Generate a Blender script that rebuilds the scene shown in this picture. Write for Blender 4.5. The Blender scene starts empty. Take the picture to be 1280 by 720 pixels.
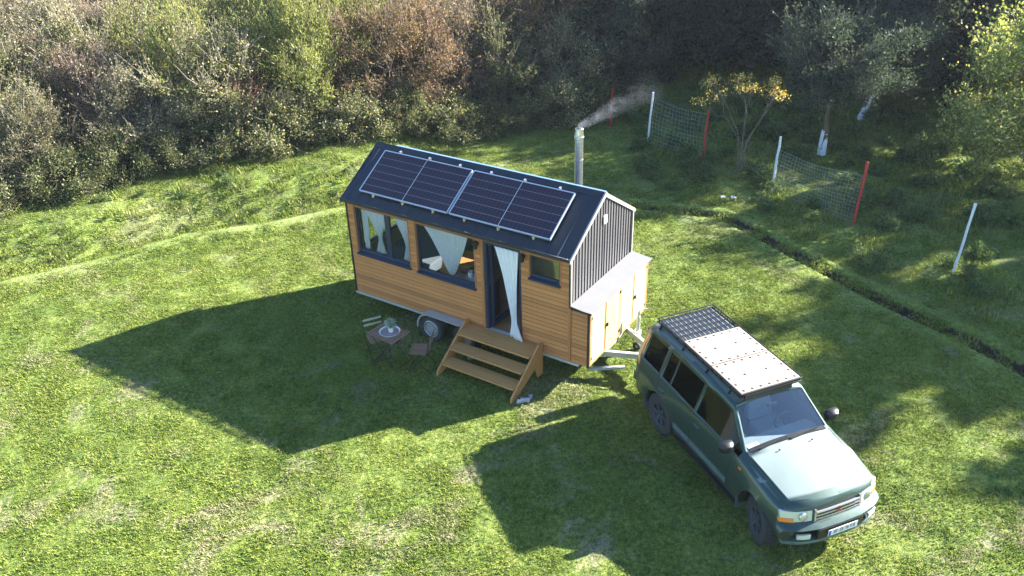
import bpy, math, random
import numpy as np
from mathutils import Vector, Matrix
random.seed(7)
R = math.radians
scene = bpy.context.scene
COL = scene.collection

# ------------------------------------------------------------------ helpers
def link(o, parent=None):
    COL.objects.link(o)
    if parent is not None: o.parent = parent
    return o

def tag(o, label=None, cat=None, group=None, kind=None):
    for k, v in (('label', label), ('category', cat), ('group', group), ('kind', kind)):
        if v: o[k] = v
    return o

def empty(name, loc=(0, 0, 0), rz=0.0):
    o = bpy.data.objects.new(name, None); link(o)
    o.location = loc; o.rotation_euler = (0, 0, rz); o.empty_display_size = .2
    return o

class MB:
    def __init__(s): s.v = []; s.f = []; s.m = []
    def add(s, vs, fs, mi=0):
        n = len(s.v); s.v += [tuple(v) for v in vs]; s.f += [tuple(n+i for i in f) for f in fs]; s.m += [mi]*len(fs); return s
    def box(s, x0, y0, z0, x1, y1, z1, mi=0):
        v = [(x0,y0,z0),(x1,y0,z0),(x1,y1,z0),(x0,y1,z0),(x0,y0,z1),(x1,y0,z1),(x1,y1,z1),(x0,y1,z1)]
        return s.add(v, [(0,3,2,1),(4,5,6,7),(0,1,5,4),(1,2,6,5),(2,3,7,6),(3,0,4,7)], mi)
    def bar(s, p, q, w, h, up=(0,0,1), mi=0):
        p, q = Vector(p), Vector(q); d = (q-p).normalized(); u = Vector(up)
        sd = d.cross(u)
        if sd.length < 1e-4: sd = d.cross(Vector((1,0,0)))
        sd.normalize(); u = sd.cross(d).normalized()
        a, b = sd*w/2, u*h/2
        v = [p-a-b, p+a-b, p+a+b, p-a+b, q-a-b, q+a-b, q+a+b, q-a+b]
        return s.add(v, [(0,3,2,1),(4,5,6,7),(0,1,5,4),(1,2,6,5),(2,3,7,6),(3,0,4,7)], mi)
    def tube(s, pts, rs, n=8, cap=True, mi=0):
        pts = [Vector(p) for p in pts]
        if not isinstance(rs, (list, tuple)): rs = [rs]*len(pts)
        rings = []; prev = None
        for i, p in enumerate(pts):
            d = (pts[min(i+1, len(pts)-1)] - pts[max(i-1, 0)]).normalized()
            if prev is None:
                a = d.cross(Vector((0,0,1)))
                if a.length < 1e-3: a = d.cross(Vector((1,0,0)))
            else: a = prev - d*prev.dot(d)
            a.normalize(); prev = a; b = d.cross(a)
            rings.append([p + (a*math.cos(2*math.pi*k/n) + b*math.sin(2*math.pi*k/n))*rs[i] for k in range(n)])
        vs = [v for r in rings for v in r]
        fs = [(i*n+k, i*n+(k+1)%n, (i+1)*n+(k+1)%n, (i+1)*n+k) for i in range(len(pts)-1) for k in range(n)]
        if cap: fs += [tuple(range(n-1, -1, -1)), tuple((len(pts)-1)*n+k for k in range(n))]
        return s.add(vs, fs, mi)
    def lathe(s, prof, axis=(0,0,1), c=(0,0,0), n=24, mi=0):   # prof: (r, h)
        ax = Vector(axis).normalized(); c = Vector(c)
        a = ax.cross(Vector((0,0,1)))
        if a.length < 1e-3: a = Vector((1,0,0))
        a.normalize(); b = ax.cross(a)
        vs = []
        for r, h in prof:
            for k in range(n):
                t = 2*math.pi*k/n; vs.append(c + ax*h + (a*math.cos(t)+b*math.sin(t))*r)
        fs = [(i*n+k, i*n+(k+1)%n, (i+1)*n+(k+1)%n, (i+1)*n+k) for i in range(len(prof)-1) for k in range(n)]
        return s.add(vs, fs, mi)
    def prism(s, poly, axis, t0, t1, mi=0):   # poly (u,v); axis 'x','y','z' extruded t0..t1
        def P(u, v, t): return {'x': (t,u,v), 'y': (u,t,v), 'z': (u,v,t)}[axis]
        n = len(poly)
        vs = [P(u,v,t0) for u,v in poly] + [P(u,v,t1) for u,v in poly]
        fs = [tuple(range(n)), tuple(range(2*n-1, n-1, -1))] + [(i, i+n, (i+1)%n+n, (i+1)%n) for i in range(n)]
        return s.add(vs, fs, mi)
    def build(s, name, mat, parent=None, smooth=False, bevel=0, angle=35):
        me = bpy.data.meshes.new(name); me.from_pydata(s.v, [], s.f); me.validate()
        for m in (mat if isinstance(mat, (list, tuple)) else [mat]): me.materials.append(m)
        if any(s.m): me.polygons.foreach_set('material_index', s.m[:len(me.polygons)])
        import bmesh
        bm = bmesh.new(); bm.from_mesh(me); bmesh.ops.recalc_face_normals(bm, faces=bm.faces); bm.to_mesh(me); bm.free()
        if smooth:
            me.shade_smooth(); me.set_sharp_from_angle(angle=R(angle))
        o = bpy.data.objects.new(name, me); link(o, parent)
        if bevel:
            b = o.modifiers.new('bevel', 'BEVEL'); b.width = bevel; b.segments = 2; b.limit_method = 'ANGLE'; b.angle_limit = R(40)
        return o

# ------------------------------------------------------------------ materials
def new_mat(name):
    m = bpy.data.materials.new(name); m.use_nodes = True
    nt = m.node_tree; nt.nodes.clear()
    out = nt.nodes.new('ShaderNodeOutputMaterial'); return m, nt, out
def N(nt, t, **kw):
    n = nt.nodes.new(t)
    for k, v in kw.items(): setattr(n, k, v)
    return n
def setin(nt, n, **kw):
    for k, v in kw.items():
        k2 = k.replace('_', ' ')
        s = n.inputs[k2] if k2 in n.inputs else n.inputs[k]
        if hasattr(v, 'links') or isinstance(v, bpy.types.NodeSocket): nt.links.new(v, s)
        else: s.default_value = v
def mth(nt, op, a, b=None, c=None, clamp=False):
    n = N(nt, 'ShaderNodeMath', operation=op, use_clamp=clamp)
    for i, v in enumerate((a, b, c)):
        if v is None: continue
        if isinstance(v, bpy.types.NodeSocket): nt.links.new(v, n.inputs[i])
        else: n.inputs[i].default_value = v
    return n.outputs[0]
def noise(nt, vec, scale, detail=4, rough=.55, dist=0):
    n = N(nt, 'ShaderNodeTexNoise'); nt.links.new(vec, n.inputs['Vector'])
    n.inputs['Scale'].default_value = scale; n.inputs['Detail'].default_value = detail
    n.inputs['Roughness'].default_value = rough; n.inputs['Distortion'].default_value = dist
    return n.outputs[0]
def ramp(nt, fac, stops):
    n = N(nt, 'ShaderNodeValToRGB'); nt.links.new(fac, n.inputs[0]); cr = n.color_ramp
    while len(cr.elements) < len(stops): cr.elements.new(.5)
    for e, (p, c) in zip(cr.elements, stops):
        e.position = p; e.color = (c, c, c, 1) if not isinstance(c, (tuple, list)) else (*c, 1)
    return n.outputs[0]
def mix(nt, fac, a, b, mode='MIX'):
    n = N(nt, 'ShaderNodeMix', data_type='RGBA', blend_type=mode)
    for s, v in ((n.inputs[0], fac), (n.inputs[6], a), (n.inputs[7], b)):
        if isinstance(v, bpy.types.NodeSocket): nt.links.new(v, s)
        else: s.default_value = v if not isinstance(v, (tuple, list)) else (*v[:3], 1)
    return n.outputs[2]
def principled(nt, out, **kw):
    b = N(nt, 'ShaderNodeBsdfPrincipled'); nt.links.new(b.outputs[0], out.inputs[0])
    for k, v in kw.items():
        s = b.inputs[k.replace('_', ' ')]
        if isinstance(v, bpy.types.NodeSocket): nt.links.new(v, s)
        else: s.default_value = (*v, 1) if isinstance(v, tuple) and len(v) == 3 else v
    return b
def bump(nt, h, strength=.3, dist=.02):
    n = N(nt, 'ShaderNodeBump'); nt.links.new(h, n.inputs['Height'])
    n.inputs['Strength'].default_value = strength; n.inputs['Distance'].default_value = dist
    return n.outputs[0]

def simple(name, col, rough=.6, metal=0., var=.25, scale=6, bumps=0.0, coat=0., spec=.5):
    m, nt, out = new_mat(name)
    v = N(nt, 'ShaderNodeTexCoord').outputs['Object']
    f = noise(nt, v, scale, 5, .6)
    c = mix(nt, f, tuple(x*(1-var) for x in col), tuple(min(1, x*(1+var)) for x in col))
    f2 = noise(nt, v, scale*4.3, 3)
    r = mth(nt, 'MULTIPLY_ADD', f2, .25*rough, rough*.87)
    kw = dict(Base_Color=c, Roughness=r, Metallic=metal)
    b = principled(nt, out, **kw)
    b.inputs['Specular IOR Level'].default_value = spec
    if coat: b.inputs['Coat Weight'].default_value = coat; b.inputs['Coat Roughness'].default_value = .08
    if bumps: nt.links.new(bump(nt, noise(nt, v, scale*9, 4), bumps, .01), b.inputs['Normal'])
    return m

def wood(name, col, board=.0, axis='Z', grain='X', rough=.6, off=0., knots=True):
    """timber: tone changes board by board (along axis), grain stretched along grain"""
    m, nt, out = new_mat(name)
    co = N(nt, 'ShaderNodeTexCoord').outputs['Object']
    sx = N(nt, 'ShaderNodeSeparateXYZ'); nt.links.new(co, sx.inputs[0])
    if board:
        idx = mth(nt, 'FLOOR', mth(nt, 'DIVIDE', mth(nt, 'SUBTRACT', sx.outputs[axis], off), board))
    else: idx = mth(nt, 'FLOOR', mth(nt, 'MULTIPLY', sx.outputs['Y'], 1.7))
    wn = N(nt, 'ShaderNodeTexWhiteNoise', noise_dimensions='1D'); nt.links.new(idx, wn.inputs['W'])
    mp = N(nt, 'ShaderNodeMapping'); nt.links.new(co, mp.inputs[0])
    sc = {'X': (1.2, 28, 28), 'Y': (28, 1.2, 28), 'Z': (28, 28, 1.2)}[grain]
    mp.inputs['Scale'].default_value = sc
    cmb = N(nt, 'ShaderNodeVectorMath', operation='ADD'); nt.links.new(mp.outputs[0], cmb.inputs[0])
    cx = N(nt, 'ShaderNodeCombineXYZ')
    for i in range(3): nt.links.new(mth(nt, 'MULTIPLY', wn.outputs[0], 37.), cx.inputs[i])
    nt.links.new(cx.outputs[0], cmb.inputs[1])
    g = noise(nt, cmb.outputs[0], 1.0, 5, .65, .6)
    f = mth(nt, 'MULTIPLY_ADD', wn.outputs[0], .52, mth(nt, 'MULTIPLY_ADD', g, .6, .08))
    c = ramp(nt, f, [(.15, tuple(x*.62 for x in col)), (.5, col), (.9, (min(1,col[0]*1.3), min(1,col[1]*1.32), min(1,col[2]*1.3)))])
    if knots:
        vo = N(nt, 'ShaderNodeTexVoronoi'); nt.links.new(co, vo.inputs['Vector']); vo.inputs['Scale'].default_value = 4.2
        k = ramp(nt, vo.outputs['Distance'], [(.03, 1.), (.085, 0.)])
        c = mix(nt, mth(nt, 'MULTIPLY', k, .75), c, tuple(x*.3 for x in col))
    st = noise(nt, co, 1.3, 4)
    c = mix(nt, mth(nt, 'MULTIPLY', ramp(nt, st, [(.45, 0.), (.75, 1.)]), .3), c, tuple(x*.6 for x in col))
    b = principled(nt, out, Base_Color=c, Roughness=rough)
    nt.links.new(bump(nt, g, .25, .004), b.inputs['Normal'])
    return m

def glass(name, tint=(.96,.98,.99), refl=.07, rough=.01, ior=1.5):
    m, nt, out = new_mat(name)
    tr = N(nt, 'ShaderNodeBsdfTransparent'); tr.inputs[0].default_value = (*tint, 1)
    gl = N(nt, 'ShaderNodeBsdfGlossy'); gl.inputs['Roughness'].default_value = rough
    fr = N(nt, 'ShaderNodeFresnel'); gb = N(nt, 'ShaderNodeNewGeometry')     # same index seen from either face of the pane
    nt.links.new(mth(nt, 'MULTIPLY_ADD', gb.outputs['Backfacing'], 1/ior-ior, ior), fr.inputs[0])
    f = mth(nt, 'ADD', fr.outputs[0], refl, clamp=True)
    mx = N(nt, 'ShaderNodeMixShader'); nt.links.new(f, mx.inputs[0]); nt.links.new(tr.outputs[0], mx.inputs[1]); nt.links.new(gl.outputs[0], mx.inputs[2])
    nt.links.new(mx.outputs[0], out.inputs[0]); return m

def cloth(name, col):
    m, nt, out = new_mat(name)
    d = N(nt, 'ShaderNodeBsdfDiffuse'); t = N(nt, 'ShaderNodeBsdfTranslucent')
    v = N(nt, 'ShaderNodeTexCoord').outputs['Object']
    c = mix(nt, noise(nt, v, 9, 3), tuple(x*.9 for x in col), col)
    nt.links.new(c, d.inputs[0]); nt.links.new(c, t.inputs[0])
    mx = N(nt, 'ShaderNodeMixShader'); mx.inputs[0].default_value = .15
    nt.links.new(d.outputs[0], mx.inputs[1]); nt.links.new(t.outputs[0], mx.inputs[2]); nt.links.new(mx.outputs[0], out.inputs[0])
    return m

def leafmat(name, stops, trans=.38, hue=.06, gloss=.0):
    """per-leaf tone from the 'tint' attribute, a shift per plant"""
    m, nt, out = new_mat(name)
    at = N(nt, 'ShaderNodeAttribute', attribute_name='tint')
    oi = N(nt, 'ShaderNodeObjectInfo')
    f = mth(nt, 'ADD', at.outputs['Fac'], mth(nt, 'MULTIPLY_ADD', oi.outputs['Random'], .3, -.15), clamp=True)
    c = ramp(nt, f, stops)
    d = N(nt, 'ShaderNodeBsdfPrincipled'); nt.links.new(c, d.inputs['Base Color']); d.inputs['Roughness'].default_value = .62
    d.inputs['Specular IOR Level'].default_value = .18 + gloss
    t = N(nt, 'ShaderNodeBsdfTranslucent'); nt.links.new(mix(nt, 1., c, (1.3, 1.25, .7), 'MULTIPLY'), t.inputs[0])
    mx = N(nt, 'ShaderNodeMixShader'); mx.inputs[0].default_value = trans
    nt.links.new(d.outputs[0], mx.inputs[1]); nt.links.new(t.outputs[0], mx.inputs[2]); nt.links.new(mx.outputs[0], out.inputs[0])
    return m

def grass_colour(nt, blade=False):
    """sward colour from world position: green, yellow-green, worn straw patches"""
    v = N(nt, 'ShaderNodeNewGeometry').outputs['Position']
    sx = N(nt, 'ShaderNodeSeparateXYZ'); nt.links.new(v, sx.inputs[0])
    big = noise(nt, v, .35, 4, .6, .4); mid = noise(nt, v, 2.3, 6, .7, .3); fine = noise(nt, v, 11, 5, .7)
    vfine = noise(nt, v, 38, 3, .7)
    f = mth(nt, 'ADD', mth(nt, 'MULTIPLY', big, .20), mth(nt, 'ADD', mth(nt, 'MULTIPLY', mid, .25), mth(nt, 'MULTIPLY', fine, .55)))
    c = ramp(nt, f, [(.38, (.070,.120,.026)), (.46, (.155,.218,.040)), (.54, (.235,.290,.056)), (.64, (.38,.395,.13))])
    # worn, dry patches, more of them towards the near lawn
    w = noise(nt, v, .62, 6, .68, .8)
    near = ramp(nt, mth(nt, 'MULTIPLY', sx.outputs['Y'], .04), [(.3, 1.), (.75, .35)])
    wear = mth(nt, 'MULTIPLY', ramp(nt, w, [(.53, 0.), (.63, 1.)]), near)
    wear = mth(nt, 'MULTIPLY', wear, ramp(nt, fine, [(.36, .15), (.55, 1.)]))
    c = mix(nt, mth(nt, 'MULTIPLY', wear, .7 if blade else .9), c, (.44, .36, .26))
    if not blade:
        c = mix(nt, ramp(nt, vfine, [(.36, .8), (.50, 0.)]), c, (.035, .055, .016))
        vo = N(nt, 'ShaderNodeTexVoronoi'); nt.links.new(v, vo.inputs['Vector']); vo.inputs['Scale'].default_value = 13; vo.inputs['Randomness'].default_value = 1
        c = mix(nt, ramp(nt, vo.outputs['Distance'], [(.45, 0.), (.9, .55)]), c, (.040, .070, .018))
        weeds = noise(nt, v, 3.1, 5, .7, .5)
        c = mix(nt, mth(nt, 'MULTIPLY', ramp(nt, weeds, [(.60, 0.), (.70, 1.)]), .6), c, (.045, .095, .03))
    return c, fine, v

M = {}
def ground_mat():
    m, nt, out = new_mat('lawn')
    c, fine, v = grass_colour(nt)
    so = N(nt, 'ShaderNodeAttribute', attribute_name='soil').outputs['Fac']
    sn = noise(nt, v, 14, 6, .7)
    soilc = ramp(nt, sn, [(.3, (.030,.021,.015)), (.6, (.070,.048,.034)), (.8, (.12,.09,.065))])
    ro = N(nt, 'ShaderNodeAttribute', attribute_name='rough').outputs['Fac']
    rn = noise(nt, v, 1.1, 6, .7, .7)
    c = mix(nt, mth(nt, 'MULTIPLY', ro, ramp(nt, rn, [(.46, 0.), (.62, .75)])), c, (.11, .12, .055))
    lp = N(nt, 'ShaderNodeAttribute', attribute_name='lip').outputs['Fac']
    c = mix(nt, mth(nt, 'MULTIPLY', lp, .5), c, (.34, .39, .16))
    edge = mth(nt, 'ADD', so, mth(nt, 'MULTIPLY_ADD', sn, .5, -.22), clamp=True)
    c = mix(nt, ramp(nt, edge, [(.4, 0.), (.6, 1.)]), c, soilc)
    b = principled(nt, out, Base_Color=c, Roughness=.9)
    b.inputs['Specular IOR Level'].default_value = .15
    h = mth(nt, 'ADD', fine, mth(nt, 'MULTIPLY', noise(nt, v, 45, 4, .75), .8))
    nt.links.new(bump(nt, h, .9, .06), b.inputs['Normal'])
    return m
M['lawn'] = ground_mat()
def blade_mat():
    m, nt, out = new_mat('grass_blade')
    c, _, _ = grass_colour(nt, True)
    at = N(nt, 'ShaderNodeAttribute', attribute_name='tint').outputs['Fac']
    c = mix(nt, 1., c, ramp(nt, at, [(.0, (.4,.48,.5)), (.3, (.88,.92,.88)), (.7, (1.15,1.12,1.1)), (1., (1.7,1.5,1.6))]), 'MULTIPLY')
    c = mix(nt, ramp(nt, at, [(.93, 0.), (.96, 1.)]), c, (.36, .31, .17))
    d = N(nt, 'ShaderNodeBsdfDiffuse'); nt.links.new(c, d.inputs[0])
    t = N(nt, 'ShaderNodeBsdfTranslucent'); nt.links.new(c, t.inputs[0])
    mx = N(nt, 'ShaderNodeMixShader'); mx.inputs[0].default_value = .4
    nt.links.new(d.outputs[0], mx.inputs[1]); nt.links.new(t.outputs[0], mx.inputs[2]); nt.links.new(mx.outputs[0], out.inputs[0])
    return m
M['blade'] = blade_mat()
WOOD = (.43, .175, .058)
M['siding'] = wood('larch_siding', WOOD, .088, 'Z', 'X', off=.48)
M['trim'] = wood('timber_trim', tuple(x*.92 for x in WOOD), 0, 'Z', 'X')
M['trimz'] = wood('timber_upright', tuple(x*.95 for x in WOOD), 0, 'Z', 'Z')
M['doorwood'] = wood('pale_door_boards', (.47, .34, .175), .0, 'Y', 'Z', knots=True)
M['interior'] = wood('interior_board', (.40, .30, .20), .14, 'Z', 'X', knots=False)
M['floorwood'] = wood('floor_board', (.33, .17, .08), .0, 'Y', 'X', knots=False, rough=.4)
M['step'] = wood('step_wood', (.50, .25, .080), 0, 'Z', 'X')
M['teak'] = wood('weathered_slat', (.24, .14, .09), .0, 'X', 'Y', knots=False)
M['teakpale'] = wood('pale_slat', (.42, .40, .30), .0, 'X', 'Y', knots=False)
M['roof'] = simple('roof_sheet', (.011, .016, .028), .45, .0, .2, 3, coat=.0)
M['gable'] = simple('gable_sheet', (.118, .112, .116), .5, .2, .12, 3)
M['rake'] = simple('rake_flashing', (.42, .37, .34), .45, .2, .12, 4)
M['lid'] = simple('locker_lid_sheet', (.158, .156, .158), .6, .05, .10, 4)
M['ridge'] = simple('sunlit_ridge_sheet', (.11,.19,.29), .4, .0, .1, 5)  # brighter blue than the roof: sunlight on the far cap put into the colour
M['dark'] = simple('dark_frame', (.022, .034, .065), .4, 0, .2, 8)
M['black'] = simple('black_metal', (.012, .012, .014), .45, .0, .3, 9)
M['rubber'] = simple('tyre_rubber', (.030, .030, .032), .8, 0, .3, 18, .3)
M['steel'] = simple('stainless', (.62, .62, .61), .28, .9, .15, 9)
M['galv'] = simple('galvanised', (.50, .54, .55), .5, .55, .2, 14)
M['alu'] = simple('aluminium', (.75, .77, .80), .35, .7, .08, 8)
M['white'] = simple('white_paint', (.75, .76, .76), .5, 0, .1, 8)
M['whitepost'] = simple('whitewashed_post', (.66, .70, .74), .7, 0, .22, 14, .3)
M['redpost'] = simple('red_painted_post', (.42, .035, .030), .6, 0, .3, 14, .2)
M['wire'] = simple('fence_wire', (.42, .45, .44), .45, .5, .2, 8)
M['curtain'] = cloth('curtain_cloth', (.93, .93, .96))
M['sofa'] = simple('sofa_cloth', (.13, .15, .17), .9, 0, .2, 20)
M['orange'] = simple('orange_cloth', (.72, .26, .07), .85, 0, .25, 14)
M['cream'] = simple('cream_cloth', (.80, .72, .62), .85, 0, .1, 14)
M['glass'] = glass('window_glass')
M['carglass'] = glass('tinted_side_glass', (.012, .016, .015), .0, ior=1.33)
M['screen'] = glass('windscreen_glass', (.80, .88, .92), .12)
M['ceramic'] = simple('white_ceramic', (.8, .8, .78), .25, 0, .04, 8)
# ------------------------------------------------------------------ camera, sun, sky
CAMH, PITCH, ROLL, FPX = 9.782, R(29.5827), R(-1.5305), 1077.13
f_ = Vector((0, math.cos(PITCH), -math.sin(PITCH))); u_ = Vector((0, math.sin(PITCH), math.cos(PITCH))); x_ = Vector((1, 0, 0))
xr = x_*math.cos(ROLL) + u_*math.sin(ROLL); ur = -x_*math.sin(ROLL) + u_*math.cos(ROLL)
cam = bpy.data.cameras.new('camera'); co = bpy.data.objects.new('camera', cam); link(co)
mw = Matrix((xr, ur, -f_)).transposed().to_4x4(); mw.translation = (0, 0, CAMH); co.matrix_world = mw
cam.sensor_width = 36; cam.lens = FPX/1280*36; cam.clip_start = .1; cam.clip_end = 3000
scene.camera = co

SAZ, SEL = R(21.0), R(26.5)          # where the sun stands (counter-clockwise from +X)
sd = bpy.data.lights.new('sun', 'SUN'); sd.energy = 5.0; sd.angle = R(.53); sd.color = (1, .955, .88)
so = bpy.data.objects.new('sun', sd); link(so)
d = Vector((math.cos(SAZ)*math.cos(SEL), math.sin(SAZ)*math.cos(SEL), math.sin(SEL)))
so.rotation_euler = d.to_track_quat('Z', 'Y').to_euler(); so.location = d*60
w = bpy.data.worlds.new('World'); scene.world = w; w.use_nodes = True
nt = w.node_tree; nt.nodes.clear()
sky = N(nt, 'ShaderNodeTexSky', sky_type='NISHITA'); sky.sun_disc = False; sky.sun_elevation = SEL; sky.sun_rotation = math.pi/2 - SAZ
sky.air_density = 1.2; sky.dust_density = .3; sky.ozone_density = 5.0
bg = N(nt, 'ShaderNodeBackground'); bg.inputs[1].default_value = .068
wo = N(nt, 'ShaderNodeOutputWorld'); nt.links.new(sky.outputs[0], bg.inputs[0]); nt.links.new(bg.outputs[0], wo.inputs[0])
vs = scene.view_settings; vs.view_transform = 'Standard'; vs.look = 'None'; vs.exposure = 2.6; vs.gamma = 1; vs.use_curve_mapping = False
cy = scene.cycles; cy.max_bounces = 8; cy.diffuse_bounces = 3; cy.glossy_bounces = 3; cy.transparent_max_bounces = 16; cy.transmission_bounces = 4
cy.use_denoising = True; cy.denoising_prefilter = 'NONE'; cy.caustics_reflective = False; cy.caustics_refractive = False

# ------------------------------------------------------------------ ground
DITCH = [(1.5,22.6),(3.0,21.9),(3.7,21.61),(4.6,21.23),(5.69,20.8),(6.46,19.32),(7.2,17.88),(7.91,16.73),(8.67,15.55),(9.28,14.68),(9.84,13.57),(10.6,12.2),(12.5,9.0),(14,6.4)]
TOE = [(-40,8),(-16,15.6),(-12.17,18.01),(-10.29,18.99),(-8.54,20.37),(-6.59,20.97),(-4.59,21.88),(-2.2,23.4)]
def seg_dist(X, Y, pts):
    """distance to a polyline, signed by side (left of the direction is positive)"""
    best = np.full(X.shape, 1e9); sg = np.ones(X.shape)
    for (x0, y0), (x1, y1) in zip(pts[:-1], pts[1:]):
        dx, dy = x1-x0, y1-y0; L2 = dx*dx+dy*dy
        t = np.clip(((X-x0)*dx+(Y-y0)*dy)/L2, 0, 1)
        ex, ey = X-(x0+t*dx), Y-(y0+t*dy); dd = np.hypot(ex, ey)
        c = dx*(Y-y0)-dy*(X-x0)
        m = dd < best; best = np.where(m, dd, best); sg = np.where(m, np.sign(c), sg)
    return best, sg
def smooth(a, b, x):
    t = np.clip((x-a)/(b-a), 0, 1); return t*t*(3-2*t)
def vnoise(X, Y, s, seed):
    r = np.random.RandomState(seed); G = r.rand(64, 64)
    x, y = X/s, Y/s; xi, yi = np.floor(x).astype(int), np.floor(y).astype(int); fx, fy = x-xi, y-yi
    fx, fy = fx*fx*(3-2*fx), fy*fy*(3-2*fy)
    g = lambda i, j: G[i % 64, j % 64]
    return (g(xi,yi)*(1-fx)+g(xi+1,yi)*fx)*(1-fy)+(g(xi,yi+1)*(1-fx)+g(xi+1,yi+1)*fx)*fy - .5
def terrain(X, Y, full=False):
    X, Y = np.asarray(X, float), np.asarray(Y, float)
    db, sb = seg_dist(X, Y, TOE)
    bank = np.where(sb > 0, smooth(.35, 1.9, db)*.74-.11*np.exp(-((db-.32)/.2)**2), 0)*(1-smooth(-4.5, -1.5, X)*(1-smooth(30, 40, Y)))
    lip = np.where(sb > 0, np.exp(-((db-.15)/.25)**2), np.exp(-(db/.3)**2))*.09*(1-smooth(-5, -3, X))
    dd, sg = seg_dist(X, Y, DITCH)
    far = np.where(sg > 0, smooth(.2, 1.5, dd), 0)
    wdt = .15 + .05*vnoise(X, Y, .5, 5)
    dit = -.20*(1-smooth(wdt*.5, wdt*1.35, dd))*smooth(2.2, 3.4, X) + .05*np.exp(-((dd-.33)/.12)**2)*(sg > 0)*smooth(3, 4, X)
    hx = (X+.2)*.833-(Y-14.9)*.553; hy = (X+.2)*.553+(Y-14.9)*.833        # keep level under the house and the car
    flat = 1-np.exp(-((hx/4.5)**4+(hy/2.6)**4))*.9; flat2 = 1-np.exp(-(((X-3.9)/2.2)**4+((Y-10.9)/2.8)**4))*.9
    n = (vnoise(X, Y, 3.1, 1)*.09+vnoise(X, Y, .9, 2)*.022)*flat*flat2 + vnoise(X, Y, .33, 3)*.012*flat2
    rough = np.clip(np.where(sb > 0, smooth(.1, .6, db), 0)*(1-smooth(-3, 0, X)) + far*smooth(3, 5, X), 0, 1)
    n += rough*(vnoise(X, Y, .55, 9)*.12+vnoise(X, Y, 1.6, 8)*.12)*np.where(X < 0, .3, 1)
    z = bank+lip+dit+n
    lipa = np.where(sb > 0, np.exp(-(db/.10)**2), np.exp(-(db/.38)**2))*(1-smooth(-5, -3.4, X))*(.6+.8*vnoise(X, Y, .8, 15))
    if full == 2: return z, (1-smooth(wdt*.8, wdt*1.5, dd))*smooth(2.6, 3.6, X), rough, np.clip(lipa, 0, 1)
    if full: return z, (1-smooth(wdt*.8, wdt*1.5, dd))*smooth(2.6, 3.6, X), rough
    return z
def tz(x, y): return float(terrain(np.array([x]), np.array([y]))[0])

def sheet(xs, ys):
    X, Y = np.meshgrid(xs, ys); z, soil, rough = terrain(X, Y, True)
    nx, ny = len(xs), len(ys)
    co = np.stack([X, Y, z], -1).reshape(-1, 3)
    i = np.arange(ny-1)[:, None]*nx+np.arange(nx-1)[None, :]
    f = np.stack([i, i+1, i+nx+1, i+nx], -1).reshape(-1, 4)
    return co, f, soil.ravel(), rough.ravel()
def npmesh(name, co, faces, k, attrs=()):
    me = bpy.data.meshes.new(name)
    me.vertices.add(len(co)); me.vertices.foreach_set('co', co.astype(np.float32).ravel())
    me.loops.add(faces.size); me.loops.foreach_set('vertex_index', faces.astype(np.int32).ravel())
    me.polygons.add(len(faces)); me.polygons.foreach_set('loop_start', np.arange(0, faces.size, k, dtype=np.int32))
    for n_, a in attrs:
        at = me.attributes.new(n_, 'FLOAT', 'POINT'); at.data.foreach_set('value', a.astype(np.float32))
    me.update(); me.validate(); return me
xs = np.concatenate([[-900,-400,-200,-120,-80,-60,-48,-40], np.arange(-34,-16,1.), np.arange(-16, 16.01, .085), np.arange(17,36,1.), [40,48,60,80,120,200,400,900]])
ys = np.concatenate([[-300,-100,-40,-20,-10,-2,3], np.arange(6, 30.01, .085), np.arange(30.5, 60, 1.), [64,72,84,100,130,200,400,1200]])
cog, fg, soil, rough = sheet(xs, ys)
me = npmesh('lawn_ground', cog, fg, 4, (('soil', soil), ('rough', rough)))
me.materials.append(M['lawn']); me.shade_smooth()
XX, YY = np.meshgrid(xs, ys); la = me.attributes.new('lip', 'FLOAT', 'POINT'); la.data.foreach_set('value', terrain(XX, YY, 2)[3].ravel().astype(np.float32))
g = bpy.data.objects.new('ground', me); link(g); tag(g, kind='structure')

# grass: short tufts over the whole sward, longer ones on the bank and beyond the ditch
def blades(name, n, rad, h0, h1, w, seed, lean=.5):
    r = np.random.RandomState(seed)
    a = r.rand(n)*2*np.pi; q = np.sqrt(r.rand(n))*rad; px, py = q*np.cos(a), q*np.sin(a)
    h = h0+(h1-h0)*r.rand(n)**1.6; th = r.rand(n)*2*np.pi; le = lean*h*(.3+r.rand(n)); dx, dy = np.cos(th), np.sin(th)
    wx, wy = -dy*w*(.6+.8*r.rand(n)), dx*w*(.6+.8*r.rand(n))
    z0 = -.015*np.ones(n)
    v = np.stack([np.stack([px-wx, py-wy, z0], -1), np.stack([px+wx, py+wy, z0], -1),
                  np.stack([px+dx*le*.45+wx*.7, py+dy*le*.45+wy*.7, h*.65], -1), np.stack([px+dx*le*.45-wx*.7, py+dy*le*.45-wy*.7, h*.65], -1),
                  np.stack([px+dx*le, py+dy*le, h], -1)], 1).reshape(-1, 3)
    b = np.arange(n)*5
    f = np.concatenate([np.stack([b, b+1, b+2], -1), np.stack([b, b+2, b+3], -1), np.stack([b+3, b+2, b+4], -1)])
    me = npmesh(name, v, f, 3, (('tint', np.repeat(r.rand(n), 5)),))
    me.materials.append(M['blade']); return bpy.data.objects.new(name, me)
tufts = [blades('grass_tuft', 190, .24, .012, .038, .0065, 11+i, 1.3) for i in range(3)]
tall = [blades('tall_grass_tuft', 80, .20, .03, .15, .008, 31+i, .8) for i in range(3)]

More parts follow.
